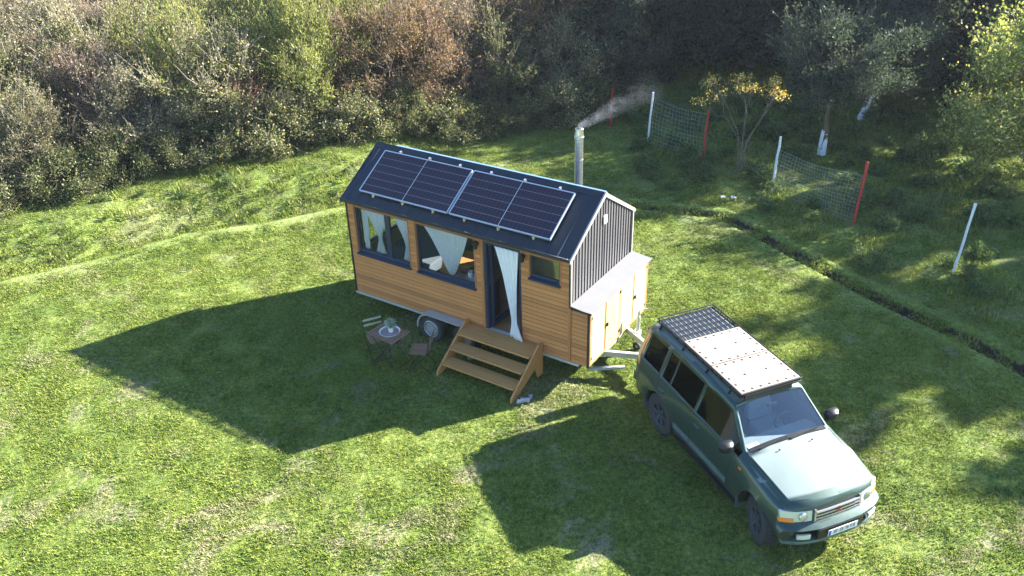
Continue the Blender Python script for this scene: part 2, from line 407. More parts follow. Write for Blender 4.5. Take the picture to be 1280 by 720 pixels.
def scatter(name, label, xs, ys, objs, dens_fn, seed, smin, smax, dmax, kind='stuff', cat='grass'):
    co_, f_2, _, _ = sheet(xs, ys)
    dens = dens_fn(co_[:, 0], co_[:, 1])
    me = npmesh(name, co_, f_2, 4, (('dens', dens),))
    o = bpy.data.objects.new(name, me); link(o); tag(o, label, cat, None, kind)
    ng = bpy.data.node_groups.new(name, 'GeometryNodeTree')
    ng.interface.new_socket('Geometry', in_out='INPUT', socket_type='NodeSocketGeometry')
    ng.interface.new_socket('Geometry', in_out='OUTPUT', socket_type='NodeSocketGeometry')
    A = ng.nodes.new; L = ng.links.new
    gi, go = A('NodeGroupInput'), A('NodeGroupOutput')
    dp = A('GeometryNodeDistributePointsOnFaces'); dp.inputs['Seed'].default_value = seed
    na = A('GeometryNodeInputNamedAttribute'); na.data_type = 'FLOAT'; na.inputs['Name'].default_value = 'dens'
    ml = A('ShaderNodeMath'); ml.operation = 'MULTIPLY'; ml.inputs[1].default_value = dmax
    L(na.outputs['Attribute'], ml.inputs[0]); L(gi.outputs[0], dp.inputs['Mesh']); L(ml.outputs[0], dp.inputs['Density'])
    jg = A('GeometryNodeGeometryToInstance')
    for t in reversed(objs):
        oi = A('GeometryNodeObjectInfo'); oi.inputs['Object'].default_value = t; oi.inputs['As Instance'].default_value = True
        L(oi.outputs['Geometry'], jg.inputs[0])
    ip = A('GeometryNodeInstanceOnPoints'); ip.inputs['Pick Instance'].default_value = True
    js = A('GeometryNodeJoinGeometry')
    for t in objs:
        oi = A('GeometryNodeObjectInfo'); oi.inputs['Object'].default_value = t; oi.inputs['As Instance'].default_value = True
        L(oi.outputs['Geometry'], js.inputs[0])
    L(js.outputs[0], ip.inputs['Instance'])
    rv = A('FunctionNodeRandomValue'); rv.data_type = 'FLOAT_VECTOR'; rv.inputs[0].default_value = (0,0,0); rv.inputs[1].default_value = (0,0,6.283)
    rs = A('FunctionNodeRandomValue'); rs.data_type = 'FLOAT'; rs.inputs[2].default_value = smin; rs.inputs[3].default_value = smax
    L(dp.outputs['Points'], ip.inputs['Points']); L(rv.outputs[0], ip.inputs['Rotation']); L(rs.outputs[1], ip.inputs['Scale'])
    L(ip.outputs[0], go.inputs[0]); ng.nodes.remove(jg)
    md = o.modifiers.new('scatter', 'NODES'); md.node_group = ng
    return o
def in_view(X, Y):
    return (np.abs(X) < .62*Y+2.2) & (Y > 7)
def d_lawn(X, Y):
    z, s, r = terrain(X, Y, True)
    patch = .5+1.0*(vnoise(X, Y, 1.3, 21)+.5)
    hx = (X+.2)*.833-(Y-14.9)*.553; hy = (X+.2)*.553+(Y-14.9)*.833
    w = smooth(.05, .3, vnoise(X, Y, 1.9, 77)+.5*vnoise(X, Y, .7, 78))*(1-smooth(14, 24, Y))
    lp_ = terrain(X, Y, 2)[3]
    return np.clip(patch, .5, 1)*(1-.25*w)*(1-.25*lp_)*(1-np.clip(s*3, 0, 1))*in_view(X, Y)*(1-smooth(24, 34, Y)*.6)
def d_tall(X, Y):
    z, s, r = terrain(X, Y, True)
    patch = smooth(-.15, .3, vnoise(X, Y, 1.1, 41)+.4*vnoise(X, Y, .4, 42))
    return (r*patch*np.where(X < 0, .45, 1)+.03*smooth(.25, .4, vnoise(X, Y, .9, 43)))*(1-np.clip(s*9, 0, 1))*in_view(X, Y)
scatter('grass', 'short green lawn grass covering the clearing', np.arange(-22, 22.1, .5), np.arange(7, 40.1, .5), tufts, d_lawn, 3, .7, 1.35, 17)
scatter('rough_grass', 'longer tufty grass and weeds on the bank and beyond the ditch', np.arange(-22, 24.1, .4), np.arange(11, 40.1, .4), tall, d_tall, 5, .5, 1.5, 9)
# ------------------------------------------------------------------ the tiny house (local x along the front wall, y into the house)
HX, HY, HYAW = -3.4043, 16.4771, R(-33.594)
L_, W_, ZB, ZE, ZR, EX, ZX = 5.348, 2.5, .478, 2.70, 3.472, .414, 1.689
house = empty('tiny_house', (HX, HY, 0), HYAW)
tag(house, 'timber clad tiny house on a trailer with solar panels on its dark roof', 'tiny house')
EA = Vector((math.cos(HYAW), math.sin(HYAW), 0)); EB = Vector((-math.sin(HYAW), math.cos(HYAW), 0)); HO = Vector((HX, HY, 0))
def H(a, b, z=0): return HO + EA*a + EB*b + Vector((0, 0, z))
OPEN = [(.18, 1.47, 1.64, 2.56), (1.79, 1.45, 3.255, 2.56), (3.455, .60, 4.295, 2.56), (4.465, 2.05, 5.155, 2.56)]
def spans(z0, z1, a0, a1, ops):
    s = [(a0, a1)]
    for x0, y0, x1, y1 in ops:
        if y0 < z1-.02 and y1 > z0+.02:
            s = [t for (p, q) in s for t in ((p, min(q, x0)), (max(p, x1), q)) if t[1]-t[0] > .01]
    return s
# front wall: horizontal boards, joints here and there
b = MB(); rr = random.Random(3)
zrow = ZB
while zrow < ZE-.01:
    z1 = min(zrow+.088, ZE)
    for p, q in spans(zrow, z1, .022, L_-.022, OPEN):
        cuts = [p]
        if q-p > 2.2 and rr.random() < .5: cuts.append(p+(q-p)*rr.uniform(.3, .7))
        cuts.append(q)
        for c0, c1 in zip(cuts[:-1], cuts[1:]):
            e = rr.uniform(-.0015, .0015)
            b.add([(c0+.001,e,zrow+.002),(c1-.001,e,zrow+.002),(c1-.001,e+.006,z1-.009),(c0+.001,e+.006,z1-.009),
                   (c0+.001,.03,zrow+.002),(c1-.001,.03,zrow+.002),(c1-.001,.03,z1-.009),(c0+.001,.03,z1-.009)],
                  [(0,1,2,3),(0,4,5,1),(3,2,6,7),(0,3,7,4),(1,5,6,2)])
    zrow += .088
fw = b.build('front_cladding', M['siding'], house)
# core walls
def core(mb, axis, t0, t1, a0, a1, z0, z1, ops):
    zs = sorted({z0, z1, *[o[1] for o in ops], *[o[3] for o in ops]})
    for zl, zh in zip(zs[:-1], zs[1:]):
        for p, q in spans(zl+.001, zh-.001, a0, a1, [(o[0], o[1]-.03, o[2], o[3]+.03) for o in ops if not (o[1] >= zh-.001 or o[3] <= zl+.001)]):
            if axis == 'x': mb.box(p, t0, zl, q, t1, zh)
            else: mb.box(t0, p, zl, t1, q, zh)
LW = [(.30, 1.45, 1.95, 2.35)]; BW = [(2.25, 1.55, 2.8, 2.25)]
core(MB(), 'x', 0, 0, 0, 1, 0, 1, [])
m = MB(); core(m, 'x', .031, .09, .02, L_-.02, ZB, ZE-.02, OPEN); m.build('front_wall', M['interior'], house)
m = MB(); core(m, 'x', W_-.08, W_-.012, .02, L_-.02, ZB, ZE-.02, BW); m.build('rear_wall', M['interior'], house)
m = MB(); core(m, 'y', .012, .08, .092, W_-.082, ZB, ZE-.02, LW)
m.prism([(.092, ZE-.02), (W_-.082, ZE-.02), (W_/2, ZR-.09)], 'x', .012, .08); m.build('end_wall', M['interior'], house)
m = MB(); m.prism([(.092, ZB), (.092, ZE-.02), (W_/2, ZR-.09), (W_-.082, ZE-.02), (W_-.082, ZB)], 'x', L_-.08, L_-.014); m.build('gable_wall', M['interior'], house)
m = MB(); m.box(.1, .1, ZB, L_-.1, W_-.1, .60); m.build('cabin_floor', M['floorwood'], house)
# ribbed sheet on gable end, rear wall and far end
def roofz(bb): return ZE + (ZR-ZE)*(1-abs(bb-W_/2)/(W_/2)) - .03
def ribs(mb, fixed, face, lo, hi, z0, top, pitch=.113, ops=()):
    k = lo
    while k < hi-.01:
        for (u0, u1, dep) in ((k, min(k+.074, hi), .004), (min(k+.074, hi), min(k+pitch, hi), .022)):
            if u1-u0 < .004: continue
            segs = [(z0, None)]
            for o in ops:
                if u0 < o[2] and u1 > o[0]: segs = [(z0, o[1]), (o[3], None)]
            for s0, s1 in segs:
                if fixed == 'x':
                    f0, f1 = sorted((face, face+(dep if face > 1 else -dep)))
                    t0, t1 = (s1, s1) if s1 else (top(u0), top(u1))
                    n = len(mb.v)
                    mb.add([(f0,u0,s0),(f1,u0,s0),(f1,u1,s0),(f0,u1,s0),(f0,u0,t0),(f1,u0,t0),(f1,u1,t1),(f0,u1,t1)], [(0,3,2,1),(4,5,6,7),(0,1,5,4),(1,2,6,5),(2,3,7,6),(3,0,4,7)])
                else:
                    mb.box(u0, face, s0, u1, face+dep, s1 or ZE-.02)
        k += pitch
m = MB(); ribs(m, 'x', L_-.013, .03, W_/2, ZX-.06, roofz); ribs(m, 'x', L_-.013, W_/2, W_-.03, ZX-.06, roofz); m.build('gable_sheeting', M['gable'], house)
m = MB(); ribs(m, 'x', .011, .0, W_/2, ZB, roofz, ops=LW); ribs(m, 'x', .011, W_/2, W_, ZB, roofz, ops=LW); m.build('end_sheeting', M['gable'], house)
m = MB(); ribs(m, 'y', W_-.011, 0, L_, ZB, None, ops=BW); m.build('rear_sheeting', M['gable'], house)
m = MB(); m.box(L_+.013, 1.20, 2.86, L_+.045, 1.31, 3.02); m.box(L_+.045, 1.215, 2.90, L_+.05, 1.295, 2.95); m.build('vent_cover', M['white'], house, bevel=.004)
# corner posts and trims
for c in ((-.014, -.012, ZB, .02, .03, ZE-.02), (L_-.02, -.010, ZX, L_+.012, .028, ZE-.05)): MB().box(*c).build('corner_flashing', M['black'], house)
for c in ((L_+.008, -.012, ZX+.02, L_+.030, .022, roofz(0)+.01), (L_+.008, W_-.022, ZX+.02, L_+.030, W_+.012, roofz(0)+.01)): MB().box(*c).build('gable_edge', M['rake'], house)
m = MB(); m.box(.03, -.018, 2.575, L_-.03, -.003, 2.68); m.build('head_board', M['trim'], house)
for c in ((3.385, -.016, ZB+.004, 3.452, -.003, 2.572), (4.30, -.016, 2.40, 4.345, -.003, 2.572), (L_-.028, -.014, ZB+.004, L_+.028, -.002, ZX-.03)): MB().box(*c).build('upright_trim', M['trimz'], house)
# trailer chassis, wheel, mudguard, drawbar
m = MB(); m.box(-.02, -.01, ZB-.055, L_+.2, .04, ZB-.002); m.box(-.02, W_-.04, ZB-.055, L_+.2, W_+.01, ZB-.002)
for a in (.02, .9, 3.2, 4.2, 5.1): m.box(a, .04, ZB-.10, a+.06, W_-.04, ZB-.003)
m.box(0, .5, ZB-.2, L_+.3, .56, ZB-.101); m.box(0, 1.94, ZB-.2, L_+.3, 2.0, ZB-.101)
m.bar((2.19, .0, .3), (2.19, 2.5, .3), .07, .07); m.bar((3.02, .0, .3), (3.02, 2.5, .3), .07, .07); m.build('chassis', M['galv'], house)
m = MB(); m.box(.0, .041, ZB-.02, L_, W_-.041, ZB-.004); m.build('underfloor', M['black'], house)
def trailer_wheel(a, y, s):
    m = MB(); m.lathe([(.15,-.08),(.19,-.09),(.27,-.09),(.295,-.06),(.30,0),(.295,.06),(.27,.09),(.19,.09),(.15,.08)], (0,1,0), (a, y, .295), 32)
    wh = m.build('wheel', M['rubber'], house, smooth=True)
    m = MB(); m.lathe([(.185,.088),(.178,.094),(.165,.08),(.15,.03),(.02,.03),(.0,.03)] if s > 0 else [(.185,-.088),(.178,-.094),(.165,-.08),(.15,-.03),(.02,-.03),(.0,-.03)], (0,1,0), (a, y, .295), 32)
    for k in range(14):
        t = 2*math.pi*k/14; cx, cz = math.cos(t), math.sin(t); yy = y+s*.062
        m.bar((a+cx*.05, yy+s*.01, .295+cz*.05), (a+cx*.168, yy+s*.006, .295+cz*.168), .018, .02, (0,1,0))
    m.lathe([(.0, s*.085), (.045, s*.082), (.055, s*.06), (.055, s*.03)], (0,1,0), (a, y, .295), 16)
    m.build('rim', M['alu'], wh, smooth=True)
for a in (2.19, 3.02):
    trailer_wheel(a, -.12, -1); trailer_wheel(a, 2.62, 1)
for y0, y1 in ((-.225, -.012), (2.512, 2.725)):
    pts = [(1.83, .24), (1.835, .34), (1.865, .44), (1.92, .53), (2.0, .59), (2.10, .62), (2.70, .62), (2.97, .62)]
    m = MB(); top = [(x, z) for x, z in pts]; inn = [(2.61+(x-2.61)*.965, z-.02 if z > .31 else z) for x, z in pts]
    for (p, q, r_, s_) in zip(top[:-1], top[1:], inn[1:], inn[:-1]):
        m.add([(p[0],y0,p[1]),(q[0],y0,q[1]),(r_[0],y0,r_[1]),(s_[0],y0,s_[1]),(p[0],y1,p[1]),(q[0],y1,q[1]),(r_[0],y1,r_[1]),(s_[0],y1,s_[1])],
              [(0,1,2,3),(0,4,5,1),(3,2,6,7),(4,7,6,5)])
    m.build('mudguard', M['galv'], house)
m = MB(); HB = (6.92, .98)
m.bar((L_-.3, .42, .40), (6.62, 1.02, .42), .07, .11); m.bar((L_-.3, 2.08, .40), (6.62, 1.16, .42), .07, .11)
m.bar((6.55, 1.08, .42), (6.78, 1.04, .43), .16, .10); m.bar((L_+.35, .78, .40), (L_+.35, 1.82, .40), .05, .08)
m.bar((5.6, .35, .18), (6.15, .75, .18), .06, .05)
m.build('drawbar', M['galv'], house)
m = MB(); m.tube([(6.7, 1.05, .45), (6.85, 1.01, .47), (6.98, .97, .44)], [.06, .055, .05], 10); m.bar((6.78, 1.03, .52), (6.6, 1.06, .62), .03, .02); m.build('coupling', M['steel'], house, smooth=True)
m = MB(); m.tube([(5.98, 1.66, .06), (5.98, 1.66, .92)], .028, 10); m.tube([(5.98, 1.66, .30), (5.98, 1.66, .80)], .038, 10); m.tube([(5.98, 1.66, .92), (6.02, 1.70, .95), (6.12, 1.8, .95)], .01, 6)
m.box(5.92, 1.55, .36, 6.04, 1.7, .48)
jw = m.build('jockey_post', M['galv'], house, smooth=True)
m = MB(); m.lathe([(.03,-.03),(.08,-.035),(.09,0),(.08,.035),(.03,.03)], (0,1,0), (5.98, 1.66, .10), 16); m.build('jockey_wheel', M['rubber'], jw, smooth=True)
# locker on the drawbar end
bx0, bx1 = L_+.0, L_+EX
b = MB(); zrow = ZB
while zrow < ZX-.05:
    z1 = min(zrow+.088, ZX-.03)
    b.add([(bx0+.03,0,zrow+.002),(bx1-.02,0,zrow+.002),(bx1-.02,.006,z1-.009),(bx0+.03,.006,z1-.009),(bx0+.03,.03,zrow+.002),(bx1-.02,.03,zrow+.002),(bx1-.02,.03,z1-.009),(bx0+.03,.03,z1-.009)],
          [(0,1,2,3),(0,4,5,1),(3,2,6,7),(0,3,7,4),(1,5,6,2)])
    zrow += .088
locker = b.build('locker', M['siding'], house)
m = MB(); m.box(bx0+.02, .031, ZB, bx1-.045, W_-.031, ZX-.035); m.build('locker_carcass', M['interior'], locker)
m = MB(); m.box(bx1-.044, .0, ZB-.01, bx1-.022, .045, ZX-.04); m.box(bx1-.044, -.006, ZB-.02, bx1+.004, .032, ZX-.035); m.build('locker_corner', M['black'], locker)
m = MB()   # face frame with three uprights
for y in (.034, .60, 1.21, 1.80, 2.43): m.box(bx1-.044, y, ZB, bx1-.012 if y in (.60, 1.80) else bx1-.004, y+.065, ZX-.05)
m.box(bx1-.044, .034, ZB-.012, bx1-.008, 2.495, ZB+.03); m.box(bx1-.044, .034, ZX-.085, bx1-.008, 2.495, ZX-.045)
m.build('face_frame', M['trimz'], locker)
for i, (y0, y1) in enumerate(((.105, .595), (.67, 1.205), (1.28, 1.795), (1.87, 2.425))):
    m = MB(); nb = 4; wdt = (y1-y0)/nb
    for k in range(nb): m.box(bx1-.030, y0+k*wdt+.0015, ZB+.035, bx1-.002, y0+(k+1)*wdt-.0015, ZX-.09)
    dr = m.build('locker_door', M['doorwood'], locker)
for y in (.69, 1.89): MB().box(bx1-.002, y, 1.02, bx1+.03, y+.03, 1.10).build('locker_handle', M['black'], locker, bevel=.003)
for y in (.10, 1.215, 1.27, 2.42):
    for z in (.62, 1.5): MB().box(bx1-.004, y-.012, z-.03, bx1+.006, y+.012, z+.03).build('hinge', M['black'], locker)
m = MB(); m.add([(bx0+.012,-.03,ZX+.03),(bx1+.05,-.03,ZX-.03),(bx1+.05,W_+.03,ZX-.03),(bx0+.012,W_+.03,ZX+.03),(bx0+.012,-.03,ZX+.008),(bx1+.05,-.03,ZX-.052),(bx1+.05,W_+.03,ZX-.052),(bx0+.012,W_+.03,ZX+.008)],
      [(0,1,2,3),(4,7,6,5),(0,4,5,1),(1,5,6,2),(2,6,7,3),(3,7,4,0)]); m.build('locker_lid', M['lid'], locker)
m = MB(); m.box(bx0+.03, -.034, ZX-.045, bx1+.048, -.031, ZX-.006); m.build('lid_edge', M['black'], locker)
# windows
def window(a0, z0, a1, z1, y, mull=(), axis='x', out=-1, parent=house):
    fwid = .045
    def BX(mb, u0, t0, w0, u1, t1, w1):
        if axis == 'x': mb.box(u0, t0, w0, u1, t1, w1)
        else: mb.box(t0, u0, w0, t1, u1, w1)
    g_ = MB(); BX(g_, a0+fwid, y+.02, z0+fwid, a1-fwid, y+.026, z1-fwid)
    wn = g_.build('window', M['glass'], parent)
    f = MB(); BX(f, a0, y, z0, a0+fwid, y+.05, z1); BX(f, a1-fwid, y, z0, a1, y+.05, z1)
    BX(f, a0+fwid, y, z0, a1-fwid, y+.05, z0+fwid); BX(f, a0+fwid, y, z1-fwid, a1-fwid, y+.05, z1)
    for c in mull: BX(f, c-.06, y-.004, z0+fwid, c+.06, y+.054, z1-fwid)
    f.build('window_frame', M['dark'], wn)
    return wn
def reveal(a0, z0, a1, z1, wn):
    m = MB(); m.box(a0-.001, -.008, z0, a0+.022, .085, z1-.001); m.box(a1-.022, -.008, z0, a1+.001, .085, z1-.001); m.box(a0+.022, -.008, z1-.022, a1-.022, .085, z1); m.build('reveal', M['trimz'], wn)
    s = MB(); s.add([(a0,-.035,z0+.002),(a1,-.035,z0+.002),(a1,.06,z0+.030),(a0,.06,z0+.030),(a0,-.035,z0-.035),(a1,-.035,z0-.035),(a1,.0,z0-.03),(a0,.0,z0-.03)],
        [(0,1,2,3),(0,4,5,1),(4,7,6,5),(0,3,7,4),(1,5,6,2),(2,6,7,3)]); s.build('sill', M['dark'], wn)
w1 = window(.20, 1.495, 1.62, 2.54, .045, (1.04,)); reveal(.18, 1.47, 1.64, 2.56, w1)
w2 = window(1.81, 1.475, 3.235, 2.54, .045); reveal(1.79, 1.45, 3.255, 2.56, w2)
w3 = window(4.485, 2.075, 5.135, 2.54, .045); reveal(4.465, 2.05, 5.155, 2.56, w3)
window(.30, 1.45, 1.95, 2.35, .02, (), 'y'); window(2.25, 1.55, 2.8, 2.25, W_-.06)
# doorway: dark frame, metal threshold, glazed door folded back inside
m = MB(); m.box(3.455, .0, .60, 3.515, .088, 2.56); m.box(4.255, .0, .60, 4.295, .088, 2.56); m.box(3.515, .0, 2.51, 4.255, .088, 2.56); df = m.build('door_frame', M['dark'], house)
m = MB(); m.box(3.45, -.045, .575, 4.30, .088, .605)
for k in range(5): m.box(3.46, -.035+k*.024, .605, 4.29, -.023+k*.024, .613)
m.build('threshold', M['alu'], df)
m = MB(); m.box(3.52, .10, .64, 3.575, .86, .72); m.box(3.52, .10, 2.44, 3.575, .86, 2.5); m.box(3.52, .10, .72, 3.575, .17, 2.44); m.box(3.52, .79, .72, 3.575, .86, 2.44); dd_ = m.build('door', M['dark'], house)
m = MB(); m.box(3.54, .17, .72, 3.548, .79, 2.44); m.build('door_glass', M['glass'], dd_)
m = MB(); m.tube([(3.575, .80, 1.55), (3.61, .80, 1.55), (3.61, .68, 1.55)], .01, 8); m.build('door_handle', M['steel'], dd_)
# lamps by the door
for a in (3.33, 4.375):
    m = MB(); m.lathe([(.0,-.075),(.042,-.075),(.042,.075),(.0,.075)], (0,0,1), (a, -.085, 2.47), 16); m.box(a-.02, -.05, 2.44, a+.02, 0, 2.50)
    m.build('wall_lamp', M['black'], house, smooth=True)
# roof
rt = math.atan2(ZR-ZE, W_/2)
def roof_slope(s, name):
    m = MB(); oh = .055
    zl = lambda bb: ZE+(ZR-ZE)*(bb/(W_/2))
    def P(a, bb, up): z = zl(bb)+up; y = bb if s > 0 else W_-bb; return (a, y, z)
    x0, x1 = -.06, L_+.006
    vs = [P(x0,-oh,.0), P(x1,-oh,.0), P(x1,W_/2,.0), P(x0,W_/2,.0), P(x0,-oh,-.035), P(x1,-oh,-.035), P(x1,W_/2,-.035), P(x0,W_/2,-.035)]
    m.add(vs, [(0,1,2,3),(4,7,6,5),(0,4,5,1),(1,5,6,2),(3,7,4,0)])
    a = x0+.12
    while a < x1-.05:
        v = [P(a-.012,-oh+.004,.001), P(a+.012,-oh+.004,.001), P(a+.012,W_/2-.05,.001), P(a-.012,W_/2-.05,.001), P(a-.006,-oh+.004,.010), P(a+.006,-oh+.004,.010), P(a+.006,W_/2-.05,.010), P(a-.006,W_/2-.05,.010)]
        m.add(v, [(4,5,6,7),(0,1,5,4),(1,2,6,5),(2,3,7,6),(3,0,4,7)]); a += .265
    return m.build(name, M['roof'], house)
rf = roof_slope(1, 'roof_slope'); rb = roof_slope(-1, 'roof_slope')
m = MB(); m.prism([(W_/2-.11, ZR-.052), (W_/2-.01, ZR+.022), (W_/2-.01, ZR+.008), (W_/2-.11, ZR-.062)], 'x', -.07, L_+.004); m.build('ridge_cap', M['roof'], rf)
m = MB(); m.prism([(W_/2-.008, ZR+.022), (W_/2+.055, ZR+.018), (W_/2+.12, ZR-.04), (W_/2+.12, ZR-.055), (W_/2-.008, ZR+.008)], 'x', .42, L_+.004); m.build('ridge_cap', M['ridge'], rb)
m = MB()
for s in (1, -1):
    y0, y1 = (-.06, W_/2) if s > 0 else (W_+.06, W_/2)
    z0 = ZE-.045; z1 = ZR+.012
    m.add([(L_+.005,y0,z0),(L_+.035,y0,z0),(L_+.035,y1,z1),(L_+.005,y1,z1),(L_+.005,y0,z0-.075),(L_+.035,y0,z0-.075),(L_+.035,y1,z1-.085),(L_+.005,y1,z1-.085)],
          [(0,1,2,3),(4,7,6,5),(0,4,5,1),(1,5,6,2),(2,6,7,3),(3,7,4,0)])
m.build('rake_trim', M['rake'], rf)
m = MB()
for s in (1, -1):
    y0, y1 = (-.06, W_/2) if s > 0 else (W_+.06, W_/2)
    z0 = ZE-.035; z1 = ZR+.012
    m.add([(-.10,y0,z0),(-.058,y0,z0),(-.058,y1,z1),(-.10,y1,z1),(-.10,y0,z0-.075),(-.058,y0,z0-.075),(-.058,y1,z1-.085),(-.10,y1,z1-.085)],
          [(0,1,2,3),(4,7,6,5),(0,4,5,1),(1,5,6,2),(2,6,7,3),(3,7,4,0)])
m.build('rake_trim', M['roof'], rf)
m = MB(); m.box(-.06, -.072, ZE-.085, L_+.01, -.045, ZE-.022); m.build('eaves_trim', M['roof'], rf)
# solar panels
def solar_mat():
    m, nt, out = new_mat('solar_cells')
    uv = N(nt, 'ShaderNodeUVMap'); sx = N(nt, 'ShaderNodeSeparateXYZ'); nt.links.new(uv.outputs[0], sx.inputs[0])
    def line(s, n, w):
        fr = mth(nt, 'FRACT', mth(nt, 'MULTIPLY_ADD', s, n, .5)); return mth(nt, 'LESS_THAN', mth(nt, 'ABSOLUTE', mth(nt, 'SUBTRACT', fr, .5)), w)
    rows = line(sx.outputs[1], 6, .028)
    dots = mth(nt, 'GREATER_THAN', mth(nt, 'FRACT', mth(nt, 'MULTIPLY', sx.outputs[0], 48)), .3)
    rows = mth(nt, 'MULTIPLY', rows, dots)
    cols = line(sx.outputs[0], 24, .03); fine = line(sx.outputs[0], 120, .12)
    geo = N(nt, 'ShaderNodeTexCoord').outputs['Object']
    base = mix(nt, noise(nt, geo, 2.5, 4), (.020, .012, .024), (.034, .022, .040))
    c = mix(nt, mth(nt, 'MULTIPLY', fine, .07), base, (.25, .24, .28))
    c = mix(nt, mth(nt, 'MULTIPLY', cols, .14), c, (.35, .34, .38))
    c = mix(nt, mth(nt, 'MULTIPLY', rows, .4), c, (.62, .62, .66))
    b = principled(nt, out, Base_Color=c, Roughness=.5); b.inputs['Specular IOR Level'].default_value = .22; b.inputs['Coat Weight'].default_value = .02; b.inputs['Coat Roughness'].default_value = .12
    return m
M['solar'] = solar_mat()
nrm = Vector((0, -math.sin(rt), math.cos(rt))); slope = Vector((0, math.cos(rt), math.sin(rt)))
def RP(a, bb, up=0):   # point on the front slope: bb measured horizontally from the eave
    return Vector((a, bb, ZE+(ZR-ZE)*bb/(W_/2))) + nrm*up
for a0, a1 in ((.32, 2.545), (2.60, 4.85)):
    b0, b1 = .165, 1.07
    c = [RP(a0,b0,.09), RP(a1,b0,.09), RP(a1,b1,.09), RP(a0,b1,.09)]
    lo = [p-nrm*.03 for p in c]
    me = bpy.data.meshes.new('solar_panel'); me.from_pydata([tuple(p) for p in c+lo], [], [(0,1,2,3),(4,7,6,5),(0,4,5,1),(1,5,6,2),(2,6,7,3),(3,7,4,0)])
    uvl = me.uv_layers.new(name='UVMap')
    for li, uv in zip(range(4), ((0,0),(1,0),(1,1),(0,1))): uvl.data[li].uv = uv
    me.materials.append(M['solar']); sp = bpy.data.objects.new('solar_panel', me); link(sp, house)
    m = MB()
    for p, q in ((c[0],c[1]),(c[1],c[2]),(c[2],c[3]),(c[3],c[0])): m.bar(p-nrm*.012, q-nrm*.012, .02, .042, nrm)
    am = (a0+a1)/2; m.bar(RP(am,b0,.093), RP(am,b1,.093), .009, .004, nrm)
    m.build('panel_frame', M['alu'], sp)
    for a in (a0+.35, am, a1-.35):
        for bb in (b0-.03, b1+.03): MB().box(a-.02, RP(a,bb)[1]-.022, RP(a,bb)[2]+.0, a+.02, RP(a,bb)[1]+.022, RP(a,bb,.095)[2]).build('panel_clamp', M['steel'], sp)
# flue on the far slope
m = MB(); ca, cb = 4.05, 2.62
m.lathe([(.085, 1.3), (.085, 3.38), (.092, 3.385), (.092, 3.42), (.085, 3.425), (.085, 3.86), (.10, 3.865), (.10, 3.90), (.088, 3.91), (.082, 4.06), (.074, 4.07), (.066, 3.9), (.066, 3.5)], (0,0,1), (ca, cb, 0), 24)
fl = m.build('flue', M['steel'], house, smooth=True)
for z in (1.6, 2.5): MB().box(ca-.03, W_, z, ca+.03, cb-.07, z+.03).build('flue_bracket', M['steel'], fl)

# ---- curtains and the inside (things of their own)
def curtain(name, label, left, right, zt, zb, yl, tie=None, folds=9, amp=.02, flow=0., group=None):
    """left/right: functions of t (0 top .. 1 bottom) giving edges along the wall"""
    nu, nv = folds*6, 22; vs = []
    for j in range(nv+1):
        t = j/nv; l, r = left(t), right(t)
        for i in range(nu+1):
            u = i/nu; sq = (r-l)
            dep = amp*math.sin(u*folds*2*math.pi+1.3*math.sin(3*t+u*4)) * (.6+.4*t)
            vs.append((l+u*sq, yl + dep + flow*(t**2.2)*(.5+.5*u), zt+(zb-zt)*t + .01*math.sin(u*9)*(t > .95)))
    fs = [(j*(nu+1)+i, j*(nu+1)+i+1, (j+1)*(nu+1)+i+1, (j+1)*(nu+1)+i) for j in range(nv) for i in range(nu)]
    m = MB().add(vs, fs); o = m.build(name, M['curtain'], None, smooth=True, angle=80)
    sl = o.modifiers.new('cloth', 'SOLIDIFY'); sl.thickness = .003
    o.location = HO; o.rotation_euler = (0, 0, HYAW); tag(o, label, 'curtain', group); return o
def lerp(a, b, t): return a+(b-a)*t
G1 = 'white curtains hung in the windows and door'
curtain('curtain', 'sheer grey white curtain hanging straight at far left of the left window', lambda t: .26, lambda t: lerp(.45, .40, t), 2.50, 1.52, .16, group=G1, folds=4)
wa = lambda t, a, b: a + (b-a)*(math.sin(min(t/.68, 1)*math.pi/2)**1.6 if t < .68 else max(0, 1-(t-.68)/.9))
curtain('curtain', 'white curtain gathered at the middle in the left pane of the left window', lambda t: wa(t, .38, .70), lambda t: wa(t, 1.02, .80), 2.50, 1.53, .13, group=G1, folds=7, amp=.026)
curtain('curtain', 'white curtain drawn to the right side in the right pane of the left window', lambda t: wa(t, 1.16, 1.42), lambda t: 1.60 - .06*math.sin(t*2.4), 2.50, 1.53, .13, group=G1, folds=6, amp=.026)
curtain('curtain', 'wide white curtain gathered to a point at bottom of the middle window', lambda t: lerp(1.88, 2.52, t**.9), lambda t: lerp(3.02, 2.64, t**1.25), 2.51, 1.53, .125, group=G1, folds=11, amp=.026)
curtain('curtain', 'long white door curtain twisting and blowing out over the threshold', lambda t: lerp(3.70, 4.08, min(1, t*1.25)**.95) - (.04*max(0, t-.8)/.2), lambda t: lerp(4.24, 4.27, t) - .05*math.sin(t*3.1) + .12*max(0, t-.82)/.18, 2.50, .66, .02, group=G1, folds=5, amp=.03, flow=-.16)
def inside(mb, name, mat, label, cat, bevel=.01, smooth=False, parent=None):
    o = mb.build(name, mat, parent, bevel=bevel, smooth=smooth)
    if parent is None: o.location = HO; o.rotation_euler = (0, 0, HYAW); tag(o, label, cat)
    return o
m = MB(); m.box(.12, .25, .601, 1.55, 2.35, .95); m.box(.12, .25, .95, 1.5, 2.3, 1.16)
sofa = inside(m, 'sofa_bed', M['sofa'], 'dark grey sofa bed inside behind the left window', 'sofa bed', .03)
m = MB(); m.box(1.62, 1.1, .601, 2.35, 2.35, 1.02); inside(m, 'bench', M['sofa'], 'grey upholstered bench inside behind the middle window', 'bench')
